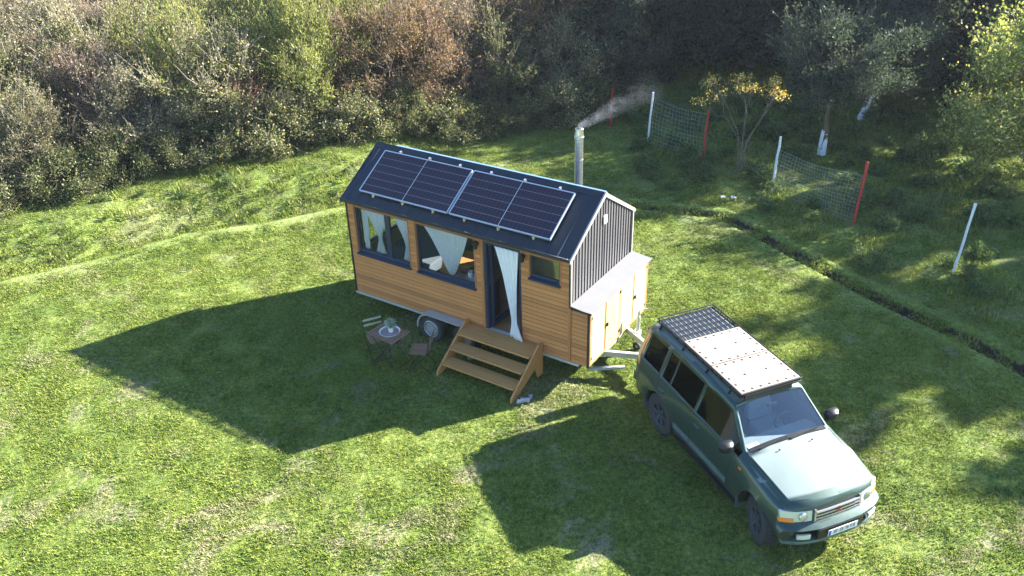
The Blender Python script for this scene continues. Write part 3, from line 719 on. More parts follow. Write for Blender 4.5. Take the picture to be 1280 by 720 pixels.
m = MB(); m.box(1.64, 1.08, 1.021, 2.20, 1.9, 1.06); inside(m, 'blanket', M['orange'], 'orange blanket spread on the grey bench behind the middle window', 'blanket', .02)
m = MB(); m.add([(2.06,.36,1.30),(2.44,.30,1.26),(2.5,.58,1.32),(2.12,.62,1.36),(2.10,.44,1.72),(2.36,.40,1.70),(2.38,.52,1.70),(2.14,.54,1.74)], [(0,3,2,1),(4,5,6,7),(0,1,5,4),(1,2,6,5),(2,3,7,6),(3,0,4,7)])
cu = inside(m, 'cushion', M['orange'], 'orange cushion standing on the small table behind the middle window', 'cushion', .05)
m = MB(); m.box(1.95, .25, 1.22, 2.62, .70, 1.27)
for x in (2.0, 2.55):
    for y in (.3, .65): m.box(x-.02, y-.02, .601, x+.02, y+.02, 1.22)
inside(m, 'side_table', M['floorwood'], 'small wooden table just inside the middle window', 'table', .004)
m = MB(); m.box(2.72, .12, .601, 3.38, .62, 1.44); kc = inside(m, 'kitchen_counter', M['black'], 'dark kitchen counter inside at right of the middle window', 'counter')
m = MB(); m.box(2.68, .10, 1.44, 3.40, .66, 1.475); m.build('worktop', M['floorwood'], kc)
m = MB(); m.lathe([(0,1.476),(.09,1.476),(.12,1.50),(.11,1.50),(.085,1.484),(0,1.484)], (0,0,1), (3.08, .24, 0), 24); inside(m, 'plate', M['ceramic'], 'pale plate on the counter in the middle window', 'plate', 0, True)
m = MB(); m.lathe([(0,1.476),(.045,1.476),(.055,1.60),(.05,1.60),(.04,1.49),(0,1.49)], (0,0,1), (2.90, .30, 0), 20); inside(m, 'jar', M['ceramic'], 'white jar on the counter behind the middle window', 'jar', 0, True)
m = MB(); m.box(3.62, 1.9, .601, 5.2, 2.38, 1.5); inside(m, 'cabinet', M['interior'], 'wooden cabinet against the back wall seen through the open door', 'cabinet')
m = MB()
for z, w in ((1.55, .0),): m.box(3.6, 2.3, 1.9, 5.2, 2.4, 2.0)
inside(m, 'wall_shelf', M['floorwood'], 'dark wooden shelf on the back wall seen through the door', 'shelf', .004)

# ------------------------------------------------------------------ steps
st = empty('wooden_steps', H(0, 0, 0), HYAW); tag(st, 'three tread open wooden steps below the house door', 'steps')
for (z, b0, b1) in ((.62, -.02, -.48), (.425, -.45, -.755), (.225, -.72, -1.03)):
    m = MB(); hw = (b0+b1)/2
    m.box(3.062, b1, z-.035, 4.738, hw-.003, z); m.box(3.062, hw+.003, z-.035, 4.738, b0, z); m.build('tread', M['step'], st, bevel=.004)
for x in (3.02, 4.74):
    m = MB(); m.prism([(-.02, .72), (-.02, .40), (-.98, .0), (-1.16, .0), (-1.14, .10), (-.16, .74)], 'x', x, x+.04); m.prism([(-.30, .28), (-.02, .42), (-.02, .0), (-.20, .0)], 'x', x+.004, x+.036)
    m.build('stringer', M['step'], st, bevel=.004)

# ------------------------------------------------------------------ table, chairs and small things
def crossleg(mb, x0, x1, y, z, r=.009):
    mb.tube([(x0, y, z), (x1, y, .0)], r, 6); mb.tube([(x1, y, z), (x0, y, .0)], r, 6)
bt = empty('folding_table', H(1.96, -1.24, 0), HYAW+R(-4)); tag(bt, 'small slatted folding table with a tray and plant on it', 'table')
m = MB()
for k in range(9):
    x = -.345+k*.078; m.box(x, -.26, .68, x+.062, .26, .70)
m.build('tabletop', M['teak'], bt, bevel=.003)
m = MB()
for y in (-.2, .2): crossleg(m, -.30, .28, y, .678); m.tube([(-.3, y, .675), (.3, y, .675)], .008, 6)
m.tube([(-.30, -.2, .01), (-.30, .2, .01)], .008, 6); m.tube([(.28, -.2, .01), (.28, .2, .01)], .008, 6); m.build('leg_frame', M['black'], bt)
tp = H(1.97, -1.21, .70)
m = MB(); m.lathe([(0,.002),(.185,.002),(.205,.022),(.212,.022),(.195,-.0),(0,.0005)], (0,0,1), (0,0,0), 40)
tr = m.build('tray_rim', M['ceramic'], None, smooth=True); tr.name = 'round_tray'; tr.location = tp; tag(tr, 'round tray with white rim on the folding table', 'tray')
m = MB(); m.lathe([(0,.004),(.183,.004),(.183,.006),(0,.006)], (0,0,1), (0,0,0), 32); m.build('mat', simple('tray_mat', (.30,.22,.22), .8), tr)
def leafball(name, n, mat, c, rad, h, l, w, seed, parent):
    r = np.random.RandomState(seed); d = r.randn(n, 3); d[:, 2] = np.abs(d[:, 2]); d /= np.linalg.norm(d, axis=1)[:, None]
    p = np.array(c)+d*np.array([rad, rad, h])*(r.rand(n, 1)**.5)
    return leafmesh(name, p, l, w, r, mat, parent, d)
# ------------------------------------------------------------------ foliage building
def leafmesh(name, p, l, w, r, mat, parent=None, out=None, up=.4, link_it=True):
    n = len(p); a = r.randn(n, 3)
    if out is not None: a = a*.8+out*1.0
    a[:, 2] += up; a /= np.linalg.norm(a, axis=1)[:, None]+1e-9
    t = r.randn(n, 3); b = np.cross(a, t); b /= np.linalg.norm(b, axis=1)[:, None]+1e-9
    L = (l*(.6+.8*r.rand(n)))[:, None]; Wd = (w*(.6+.8*r.rand(n)))[:, None]
    v = np.stack([p, p+a*L*.5+b*Wd*.5, p+a*L, p+a*L*.5-b*Wd*.5], 1).reshape(-1, 3)
    f = (np.arange(n)*4)[:, None]+np.arange(4)[None, :]
    me = npmesh(name, v, f, 4, (('tint', np.repeat(r.rand(n), 4)),)); me.materials.append(mat)
    o = bpy.data.objects.new(name, me)
    if link_it: link(o, parent)
    return o
M['silver'] = leafmat('silver_leaf', [(0, (.20,.26,.24)), (.5, (.38,.45,.42)), (1, (.55,.6,.58))])
pp = empty('potted_plant', H(1.99, -1.19, .706)); tag(pp, 'silver leafed plant in a white pot on the tray', 'potted plant')
m = MB(); m.lathe([(0,0),(.045,0),(.062,.11),(.055,.11),(.04,.02),(0,.02)], (0,0,1), (0,0,0), 24); m.build('pot', M['ceramic'], pp, smooth=True)
m = MB(); m.lathe([(0,.095),(.056,.095)], (0,0,1), (0,0,0), 20); m.build('potting_soil', M['rubber'], pp)
leafball('foliage', 420, M['silver'], (0, 0, .11), .10, .17, .055, .018, 5, pp)
def folding_chair(loc, rz, label, bm):
    c = empty('folding_chair', loc, rz); tag(c, label, 'chair', 'folding garden chairs by the table')
    m = MB()
    for k in range(6): m.box(-.19, -.185+k*.063, .435, .17, -.185+k*.063+.05, .452)
    m.build('seat', M['teak'], c, bevel=.003)
    m = MB()
    for z in (.64, .75): m.bar((.225+.10*(z-.6), -.19, z), (.225+.10*(z-.6), .19, z), .045, .015, (1,0,.1))
    m.build('backrest', bm, c)
    m = MB()
    for y in (-.2, .2):
        m.tube([(-.22, y, 0), (.18, y, .46), (.25, y, .80)], .008, 6); m.tube([(.24, y, 0), (-.18, y, .44)], .008, 6)
    m.tube([(-.22,-.2,.02),(-.22,.2,.02)], .007, 6); m.tube([(.24,-.2,.02),(.24,.2,.02)], .007, 6)
    m.build('leg_frame', M['black'], c); return c
folding_chair(H(2.62, -1.09, 0), HYAW+R(22), 'dark folding chair between the table and the steps', M['teak'])
folding_chair(H(1.60, -1.20, 0), HYAW+R(149), 'folding chair with pale back slats left behind the table', M['teakpale'])
# shoes by the steps
M['sheetsole'] = simple('shoe_sole', (.35,.36,.38), .7)
sg = 'shoes left beside the steps'
def shoe(loc, rz, mat, label):
    s = empty('shoe', loc, rz); s.scale = (.85,)*3; tag(s, label, 'shoe', sg)
    m = MB(); prof = [(-.13,.035,.030),(-.10,.045,.085),(-.03,.042,.09),(.03,.046,.06),(.09,.050,.045),(.135,.030,.02)]
    n = 12; vs = []
    for x, w_, h_ in prof:
        for k in range(n): t = 2*math.pi*k/n; vs.append((x, math.cos(t)*w_, .018+max(0, .5+.5*math.sin(t))*h_))
    fs = [(i*n+k, i*n+(k+1)%n, (i+1)*n+(k+1)%n, (i+1)*n+k) for i in range(len(prof)-1) for k in range(n)]+[tuple(range(n)), tuple((len(prof)-1)*n+k for k in range(n))]
    m.add(vs, fs); m.build('upper', mat, s, smooth=True, angle=60)
    m = MB(); m.prism([(-.14,-.035),(-.14,.035),(-.05,.04),(.06,.052),(.13,.035),(.145,0),(.13,-.035),(.06,-.052),(-.05,-.04)], 'z', .0, .022); m.build('sole', M['sheetsole'], s)
    m = MB(); m.lathe([(0,.0),(.030,.0)], (0,0,1), (-.075, 0, .105), 12); m.build('opening', M['black'], s)
sp_ = H(4.95, -.97); 
shoe((sp_[0]-.04, sp_[1]-.03, tz(*sp_[:2])+.03), R(25), simple('pale_shoe', (.42,.44,.47), .8), 'pale trainer nearest the foot of the steps')
shoe((sp_[0]+.09, sp_[1]+.05, tz(*sp_[:2])+.03), R(70), simple('grey_shoe', (.33,.34,.38), .8), 'grey trainer lying beside the pale one near the steps')
sp_ = H(3.30, -.30)
shoe((sp_[0], sp_[1], .01), R(10), simple('dull_shoe', (.22,.22,.25), .8), 'dim grey shoe lying in the shade under the steps')
# smoke from the flue
def smoke():
    m, nt, out = new_mat('smoke')
    v = N(nt, 'ShaderNodeTexCoord').outputs['Object']
    at = noise(nt, v, 3.6, 3, .55, 1.6)
    sx = N(nt, 'ShaderNodeSeparateXYZ'); nt.links.new(v, sx.inputs[0])
    fall = ramp(nt, mth(nt, 'MULTIPLY', sx.outputs[0], .5), [(0, 1.), (.2, .5), (.5, .15), (1, 0.)])
    # thin towards the rim of the plume
    yy = mth(nt, 'DIVIDE', sx.outputs[1], mth(nt, 'MULTIPLY_ADD', sx.outputs[0], .17, .09)); zz = mth(nt, 'DIVIDE', sx.outputs[2], mth(nt, 'MULTIPLY_ADD', sx.outputs[0], .17, .09))
    rr_ = mth(nt, 'ADD', mth(nt, 'MULTIPLY', yy, yy), mth(nt, 'MULTIPLY', zz, zz))
    rim = ramp(nt, rr_, [(.0, 1.), (.8, 0.)])
    dn = mth(nt, 'MULTIPLY', mth(nt, 'MULTIPLY', mth(nt, 'MAXIMUM', ramp(nt, at, [(.42, 0.), (.66, 1.)]), ramp(nt, sx.outputs[0], [(.05, .9), (.35, 0.)])), fall), mth(nt, 'MULTIPLY', rim, 1.9))
    pv = N(nt, 'ShaderNodeVolumePrincipled'); pv.inputs['Color'].default_value = (.84,.92,1,1); nt.links.new(dn, pv.inputs['Density']); pv.inputs['Anisotropy'].default_value = .3
    nt.links.new(pv.outputs[0], out.inputs[1])
    mb = MB(); mb.tube([(-.02,0,0), (.3,0,0), (.8,0,0), (1.4,0,0), (2.0,0,0)], [.07,.13,.20,.30,.40], 16)
    o = mb.build('smoke', m, None); o.location = H(4.05, 2.62, 4.10)
    dr = Vector((.82, .35, .30)); o.rotation_euler = dr.to_track_quat('X', 'Z').to_euler()
    tag(o, 'wisp of pale smoke drifting from the steel flue', 'smoke', None, 'stuff')
smoke()
# ------------------------------------------------------------------ the off-roader (local x forward from the rear axle, y to its left)
def paint():
    m, nt, out = new_mat('green_car_paint')
    v = N(nt, 'ShaderNodeTexCoord').outputs['Object']
    c = mix(nt, noise(nt, v, 2.2, 4), (.017, .046, .038), (.026, .062, .052))
    dust = ramp(nt, noise(nt, v, 5, 6, .7), [(.42, 0.), (.72, 1.)])
    sx = N(nt, 'ShaderNodeSeparateXYZ'); nt.links.new(v, sx.inputs[0])
    low = ramp(nt, sx.outputs[2], [(.3, .85), (.75, .10)])
    c = mix(nt, mth(nt, 'MULTIPLY', dust, low), c, (.17, .15, .12))
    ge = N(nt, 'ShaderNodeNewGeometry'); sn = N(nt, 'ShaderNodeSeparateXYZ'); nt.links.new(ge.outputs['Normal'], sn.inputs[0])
    up = ramp(nt, sn.outputs[2], [(.88, 0.), (.965, 1.)])      # sun glare put into the colour: up-facing faces turn pale
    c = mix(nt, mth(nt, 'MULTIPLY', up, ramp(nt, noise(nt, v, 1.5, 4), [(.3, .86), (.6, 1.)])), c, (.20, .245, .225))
    fl = N(nt, 'ShaderNodeTexNoise'); nt.links.new(v, fl.inputs[0]); fl.inputs['Scale'].default_value = 900
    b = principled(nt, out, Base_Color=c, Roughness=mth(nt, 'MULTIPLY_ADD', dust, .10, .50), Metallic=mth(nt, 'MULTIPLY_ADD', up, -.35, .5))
    b.inputs['Coat Weight'].default_value = .8; b.inputs['Coat Roughness'].default_value = .10
    return m
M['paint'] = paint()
M['cladding'] = simple('lower_cladding', (.10, .15, .15), .5, .2, .2, 8)
M['amber'] = simple('amber_lens', (.75, .23, .04), .2, 0, .1, 20)
M['redlens'] = simple('red_lens', (.45, .03, .02), .2, 0, .1, 20)
M['lens'] = simple('clear_lens', (.62, .68, .66), .12, .35, .1, 20)
M['chrome'] = simple('chrome_trim', (.72, .70, .74), .25, .8, .05, 20)
M['seat'] = simple('seat_cloth', (.66, .66, .60), .85, 0, .12, 14)
M['dash'] = simple('dashboard', (.30, .33, .32), .7, 0, .2, 9)
M['rim'] = simple('grey_steel_wheel', (.075, .085, .10), .5, .4, .2, 12)
M['ply'] = wood('pale_rack_board', (.37, .285, .215), 0, 'Y', 'X', knots=False)
M['sheetgrey'] = simple('rack_floor_sheet', (.30, .30, .29), .5, .2, .2, 9)

CX, CY, CYAW = 3.3422, 12.2833, R(-68.3345)
car = empty('parked_car', (CX, CY, .0), CYAW); tag(car, 'dark green off-road estate car with roof rack parked by the trailer drawbar', 'car')
K = {   # x : half profile, 13 points (y, z) from the sill to the centre line
 -1.00: [(.70,.34),(.80,.36),(.84,.48),(.86,.66),(.86,.84),(.84,1.00),(.82,1.10),(.80,1.15),(.66,1.56),(.62,1.62),(.54,1.655),(.30,1.67),(0,1.675)],
 -0.86: [(.72,.34),(.88,.36),(.91,.48),(.925,.66),(.92,.84),(.90,1.00),(.875,1.10),(.86,1.15),(.69,1.585),(.655,1.655),(.57,1.70),(.32,1.73),(0,1.74)],
  0.30: [(.72,.32),(.88,.34),(.91,.48),(.93,.66),(.925,.84),(.905,1.00),(.88,1.09),(.865,1.14),(.70,1.60),(.66,1.675),(.57,1.725),(.32,1.76),(0,1.77)],
  1.00: [(.72,.32),(.88,.34),(.91,.48),(.93,.66),(.925,.84),(.905,1.00),(.88,1.085),(.865,1.13),(.695,1.60),(.655,1.67),(.57,1.72),(.32,1.755),(0,1.765)],
  1.62: [(.72,.32),(.88,.34),(.91,.48),(.93,.66),(.925,.84),(.905,.99),(.88,1.08),(.865,1.12),(.675,1.56),(.635,1.625),(.585,1.65),(.32,1.69),(0,1.70)],
  1.66: [(.72,.32),(.88,.34),(.91,.48),(.93,.66),(.925,.84),(.905,.99),(.88,1.08),(.865,1.12),(.677,1.53),(.645,1.59),(.60,1.615),(.32,1.655),(0,1.665)],
  2.16: [(.72,.32),(.88,.34),(.91,.48),(.93,.66),(.925,.84),(.905,.97),(.88,1.05),(.865,1.09),(.80,1.14),(.77,1.165),(.725,1.185),(.38,1.215),(0,1.225)],
  2.24: [(.72,.32),(.88,.34),(.91,.48),(.93,.66),(.925,.84),(.905,.96),(.88,1.04),(.86,1.075),(.80,1.11),(.77,1.125),(.73,1.165),(.38,1.20),(0,1.21)],
  2.78: [(.72,.32),(.88,.34),(.915,.48),(.935,.66),(.93,.83),(.905,.95),(.88,1.005),(.855,1.03),(.80,1.04),(.765,1.05),(.72,1.105),(.38,1.155),(0,1.165)],
  3.20: [(.72,.34),(.86,.36),(.90,.48),(.92,.64),(.91,.78),(.89,.89),(.865,.935),(.84,.955),(.785,.975),(.75,.985),(.70,1.04),(.38,1.085),(0,1.095)],
  3.33: [(.72,.36),(.84,.38),(.88,.48),(.90,.62),(.89,.74),(.875,.86),(.85,.91),(.825,.93),(.775,.945),(.735,.95),(.68,.985),(.38,1.02),(0,1.03)],
  3.37: [(.72,.37),(.84,.39),(.88,.48),(.90,.60),(.885,.70),(.86,.80),(.835,.86),(.81,.88),(.76,.90),(.72,.905),(.66,.93),(.38,.955),(0,.96)],
  3.39: [(.72,.37),(.84,.40),(.89,.48),(.91,.58),(.89,.685),(.86,.70),(.83,.71),(.80,.715),(.76,.72),(.72,.725),(.66,.73),(.38,.735),(0,.735)],
  3.45: [(.72,.38),(.84,.41),(.90,.48),(.92,.58),(.90,.665),(.86,.685),(.83,.69),(.80,.695),(.76,.70),(.72,.70),(.66,.70),(.38,.705),(0,.705)],
  3.51: [(.72,.42),(.83,.44),(.89,.49),(.90,.57),(.88,.63),(.84,.65),(.81,.655),(.78,.66),(.74,.66),(.70,.66),(.64,.66),(.36,.66),(0,.66)],
}
WB = 2.78; RW = .375; RARCH = .455
kx = sorted(K)
def prof(x):
    i = max(j for j in range(len(kx)) if kx[j] <= x+1e-9); i = min(i, len(kx)-2)
    t = (x-kx[i])/(kx[i+1]-kx[i]); A, B = K[kx[i]], K[kx[i+1]]
    return [(a[0]+(b[0]-a[0])*t, a[1]+(b[1]-a[1])*t) for a, b in zip(A, B)]
def cshift(x, y, z):
    w = min(1, max(0, (x-2.3)/1.0)); w = w*w*(3-2*w)
    dx = -.25*w*(abs(y)/.92)**3.4
    wr = min(1, max(0, (-.55-x)/.4)); dx += .10*wr*(abs(y)/.9)**3 + .16*wr*max(0, z-1.1)
    return dx
def point(x, v, P=None, inset=0.):
    y, z = (P or prof(x))[v]
    for xc in (0, WB):
        dx = x-xc
        if abs(dx) < RARCH and v <= 4: z = max(z, RW+math.sqrt(RARCH**2-dx*dx))
        e = math.exp(-(dx/.5)**4)
        if v <= 4: y += .022*e*(1 if v else .0)
    return y-inset*(1 if v < 9 else 0), z-inset*(1 if v >= 9 else .3)
SIDE = [(-.74, -.16), (-.06, .19), (.225, .93), (1.0, 2.14)]
X = set(kx) | {a for p in SIDE for a in p} | {round(-.455+.05*k+c, 4) for c in (0, WB) for k in range(19)} | {-.455, .455, WB-.455, WB+.455, 1.2, 1.4, 1.8, 2.0, 2.35, 2.5, 3.27, 3.29}
X = sorted(x for x in X if -1.0 <= x <= 3.51)
X = [x for i, x in enumerate(X) if i == 0 or x-X[i-1] > .004]
NV = 13
def grid(inset=0.):
    rows = []
    for x in X:
        P = prof(x); half = [point(x, v, P, inset) for v in range(NV)]
        ring = [(x+cshift(x, y, z), -y, z) for y, z in half] + [(x+cshift(x, y, z), y, z) for y, z in reversed(half[:-1])]
        rows.append(ring)
    return rows
G = grid(); NR = 2*NV-1
def iswin(xa, xb, j):
    jj = j if j < NV-1 else NR-2-j          # mirrored strip index
    xm = (xa+xb)/2
    if jj == 7 and any(a-1e-6 <= xa and xb <= b+1e-6 for a, b in SIDE): return 'side'
    if jj >= 10 and 1.66-1e-6 <= xa and xb <= 2.16+1e-6: return 'front'
    return None
m = MB(); vs = [p for r in G for p in r]; fs = []
for i in range(len(X)-1):
    for j in range(NR-1):
        if iswin(X[i], X[i+1], j): continue
        q = (i*NR+j, (i+1)*NR+j, (i+1)*NR+j+1, i*NR+j+1)
        fs.append(q)
# rear end: bands below and around the tailgate glass; front end cap
fs.append(tuple(range(NR)))
e = (len(X)-1)*NR; fs.append(tuple(e+k for k in range(NR)))
m.add(vs, fs)
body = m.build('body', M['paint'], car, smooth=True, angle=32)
sl = body.modifiers.new('panel', 'SOLIDIFY'); sl.thickness = .018; sl.offset = -1
gi = grid(.012)
def glasspart(kind, name, mat, sel):
    vs = [p for r in gi for p in r]; f2 = []
    for i in range(len(X)-1):
        for j in range(NR-1):
            if iswin(X[i], X[i+1], j) == kind and sel(X[i], j): f2.append((i*NR+j, (i+1)*NR+j, (i+1)*NR+j+1, i*NR+j+1))
    used = sorted({k for f in f2 for k in f}); mp = {k: n for n, k in enumerate(used)}
    m = MB().add([vs[k] for k in used], [tuple(mp[k] for k in f) for f in f2]); return m.build(name, mat, car, smooth=True, angle=60)
wsg = glasspart('front', 'windscreen', M['screen'], lambda x, j: True)
for a, b_ in SIDE:
    for s in (0, 1):
        glasspart('side', 'side_window', M['carglass'], lambda x, j: a-1e-6 <= x < b_-1e-6 and ((j < NV-1) == (s == 0)))
# surface point lookup on the outer skin
def skin(x, v, s=-1, out=.0):
    """v: fractional profile index"""
    i = min(int(v), NV-2); t = v-i; a, b = point(x, i), point(x, i+1)
    y, z = a[0]+(b[0]-a[0])*t, a[1]+(b[1]-a[1])*t
    n = Vector((b[1]-a[1], -(b[0]-a[0]))); n.normalize()
    y += n[0]*out; z += n[1]*out
    return Vector((x+cshift(x, y, z), s*y, z))
def seamline(mb, pts, s, w=.008, out=.002):
    P = [skin(x, v, s, out) for x, v in pts]
    for p, q in zip(P[:-1], P[1:]): mb.bar(p, q, w, .004, (0, s, .3))
for s in (-1, 1):   # door shuts, window rubbers, bonnet shut line
    for xx in (-.10, .965, 2.02):
        m = MB(); seamline(m, [(xx, 1.3), (xx, 2), (xx, 3), (xx, 4), (xx, 5), (xx, 6)], s); m.build('door_gap', M['black'], car)
    m = MB(); seamline(m, [(x, 6.25) for x in np.arange(-.8, 2.15, .1)], s, .014, .003); m.build('waist_rubber', M['black'], car)
    for xx in (-.11, .205, .965):
        m = MB(); seamline(m, [(xx, 7), (xx, 7.5), (xx, 8)], s, .02, .0); m.build('window_pillar', M['black'], car)
    m = MB(); seamline(m, [(2.2+.1*k, 9.6) for k in range(11)], s, .014, .002); m.build('bonnet_gap', M['black'], car)
for s in (-1, 1):   # side mouldings, sills, arch lips
    m = MB()
    P = [(x, v) for x in np.arange(.50, 2.26, .11) for v in (0,)]
    for (xa, xb) in ((.50, .95), (.98, 2.0)):
        xs_ = np.linspace(xa, xb, 8)
        for p, q in zip(xs_[:-1], xs_[1:]):
            m.bar(skin(p, 2.35, s, .012), skin(q, 2.35, s, .012), .10, .022, (0, s, 0.01))
    m.build('side_moulding', M['cladding'], car)
m = MB()
for s in (-1, 1):
    m.box(.50, s*.70-.10, .27, 2.28, s*.70+.10, .33)
    m.bar((.52, s*.86, .31), (2.27, s*.86, .31), .14, .035)
m.build('side_step', M['black'], car)
m = MB()   # arch linings
for xc in (0, WB):
    for s in (-1, 1):
        n = 14; v = []
        for k in range(n+1):
            t = math.pi*k/n; v += [(xc+math.cos(t)*.452, s*.90, RW+math.sin(t)*.452), (xc+math.cos(t)*.452, s*.55, RW+math.sin(t)*.452)]
        m.add(v, [(2*k, 2*k+1, 2*k+3, 2*k+2) for k in range(n)]); 
        m.add([(xc-.45, s*.55, .3), (xc+.45, s*.55, .3), (xc+.45, s*.55, .84), (xc-.45, s*.55, .84)], [(0,1,2,3)])
m.box(-.95, -.55, .30, 3.3, .55, .36); m.build('arch_lining', M['black'], car)
def road_wheel(x, s, steer=0):
    w_ = empty('wheel', (x, s*.79, RW), R(steer)); w_.parent = car
    t = MB(); t.lathe([(.20,-.10),(.25,-.115),(.33,-.12),(.362,-.10),(.375,-.06),(.377,0),(.375,.06),(.362,.10),(.33,.12),(.25,.115),(.20,.10)], (0,1,0), (0,0,0), 44)
    for k in range(44):
        a = 2*math.pi*k/44
        for (y0, y1, o) in ((-.10, -.035, 0), (-.025, .025, .07), (.035, .10, 0)):
            c = Vector((math.cos(a+o), 0, math.sin(a+o)))*.378
            t.bar(c+Vector((0, y0, 0)), c+Vector((0, y1, 0)), .033, .014, (c.x, 0, c.z))
    t.build('tyre', M['rubber'], w_, smooth=True)
    r_ = MB(); f = s
    r_.lathe([(.205, f*.10), (.213, f*.112), (.20, f*.105), (.185, f*.03), (.09, f*.045), (.07, f*.07), (.0, f*.07)], (0,1,0), (0,0,0), 36)
    for k in range(6):
        a = 2*math.pi*k/6; c, q = math.cos(a), math.sin(a)
        r_.bar((c*.05, f*.075, q*.05), (c*.195, f*.085, q*.195), .062, .03, (0,1,0))
    r_.lathe([(.0, f*.105), (.038, f*.10), (.042, f*.06)], (0,1,0), (0,0,0), 16)
    r_.build('rim', M['rim'], w_, smooth=True)
for x in (0, WB):
    for s in (-1, 1): road_wheel(x, s, -17 if x else 0)
# mud flaps
m = MB()
for x in (-.47, WB-.49):
    for s in (-1, 1): m.box(x-.01, s*.80-.12, .20, x+.0, s*.80+.12, .50)
m.build('mudflap', M['cladding'], car)
# front: lamps, grille, badge, bumper, plate
def fx(y, base): return base + cshift(base, y, 0)
def facepanel(mb, y0, y1, z0, z1, xb, n=8, th=.02, lean=0., mi=0):
    v = []
    for k in range(n+1):
        y = y0+(y1-y0)*k/n; x = fx(y, xb)
        v += [(x, y, z0), (x-lean, y, z1), (x-th-.02, y, z0), (x-lean-th-.02, y, z1)]
    f = []
    for k in range(n):
        a = 4*k; f += [(a, a+4, a+5, a+1), (a+1, a+5, a+7, a+3), (a, a+2, a+6, a+4), (a+2, a+3, a+7, a+6)]
    f += [(0, 1, 3, 2), (4*n, 4*n+2, 4*n+3, 4*n+1)]
    mb.add(v, f, mi)
for s in (-1, 1):
    m = MB(); facepanel(m, s*.44, s*.86, .745, .915, 3.398, lean=.025); hl = m.build('headlight', M['lens'], car, smooth=True, angle=30)
    m = MB(); facepanel(m, s*.70, s*.872, .742, .805, 3.408, 4, lean=.01); m.build('indicator_lens', M['amber'], hl)
    m = MB(); c = Vector((fx(.57, 3.402), s*.57, .83)); m.lathe([(.0,.008),(.05,.007),(.068,.0),(.072,-.02)], (1, s*-.0, .12), c, 20); m.build('reflector', M['chrome'], hl, smooth=True)
m = MB(); facepanel(m, -.41, .41, .735, .93, 3.392, 10, lean=.02); gr = m.build('grille', M['black'], car)
m = MB()
for z in (.765, .825, .885): facepanel(m, -.385, .385, z-.009, z+.009, 3.412, 10, .01, .004)
for y0, y1 in ((-.41, -.385), (.385, .41)): facepanel(m, y0, y1, .735, .93, 3.414, 2, .01, .02)
facepanel(m, -.41, .41, .718, .738, 3.414, 10, .01); m.build('grille_bar', M['chrome'], gr)
m = MB(); cx_ = 3.425
for k in range(3):
    a = math.pi/2+k*2*math.pi/3; e1 = Vector((0, math.cos(a), math.sin(a))); e2 = Vector((0, -math.sin(a), math.cos(a)))
    c = Vector((cx_, 0, .835)); p = [c, c+e1*.026+e2*.015, c+e1*.052, c+e1*.026-e2*.015]
    m.add([tuple(q) for q in p]+[tuple(q+Vector((.006,0,0))) for q in p], [(0,1,2,3),(4,7,6,5),(0,4,5,1),(1,5,6,2),(2,6,7,3),(3,7,4,0)])
m.build('badge', M['redlens'], gr)
m = MB(); facepanel(m, -.40, .40, .475, .645, 3.522, 10, .02); bp = m.build('bumper_insert', M['black'], car)
for s in (-1, 1):
    m = MB(); facepanel(m, s*.52, s*.70, .52, .60, 3.528, 5, .01); m.build('fog_light', M['lens'], car)
m = MB(); facepanel(m, -.86, .86, .40, .455, 3.50, 14, .04); m.build('bumper_lip', M['cladding'], car)
m = MB(); m.box(3.545, -.26, .52, 3.553, .26, .63); pl_ = m.build('number_plate', M['white'], car)
m = MB(); m.box(3.5535, -.255, .523, 3.5545, -.215, .627); m.build('plate_band', simple('plate_blue', (.03, .09, .40), .4), pl_)
fc = bpy.data.curves.new('plate_text', 'FONT'); fc.body = 'BP 28 78 KB'; fc.size = .092; fc.extrude = .0006; fc.align_x = 'CENTER'; fc.align_y = 'CENTER'
fo = bpy.data.objects.new('plate_text', fc); link(fo); bpy.context.view_layer.update()
fm = bpy.data.meshes.new_from_object(fo.evaluated_get(bpy.context.evaluated_depsgraph_get())); bpy.data.objects.remove(fo); fm.materials.clear(); fm.materials.append(M['black']); fo = bpy.data.objects.new('plate_lettering', fm); link(fo, pl_); fo.location = (3.5545, .02, .575); fo.rotation_euler = (R(90), 0, R(90)); fo.scale = (.82, 1, 1)
# bonnet crease, washer jets
m = MB()
for s in (-1, 1): m.box(2.36, s*.30-.012, 1.205, 2.38, s*.30+.012, 1.222)
m.build('washer_jet', M['black'], car)
for y0, y1 in ((-.55, .02), (.02, .60)):
    m = MB(); m.bar((2.235, y0, 1.225), (2.185, y1-.04, 1.245), .022, .016); m.bar((2.24, y0, 1.20), (2.235, y0, 1.235), .03, .02); m.build('wiper', M['black'], car)
m = MB()
for k in range(8):
    y0, y1 = -.70+.175*k, -.70+.175*(k+1); zf = lambda y: 1.232-.085*(y/.72)**2*.55
    m.bar((2.185, y0, zf(y0)), (2.185, y1, zf(y1)), .075, .012)
m.build('scuttle', M['black'], car)
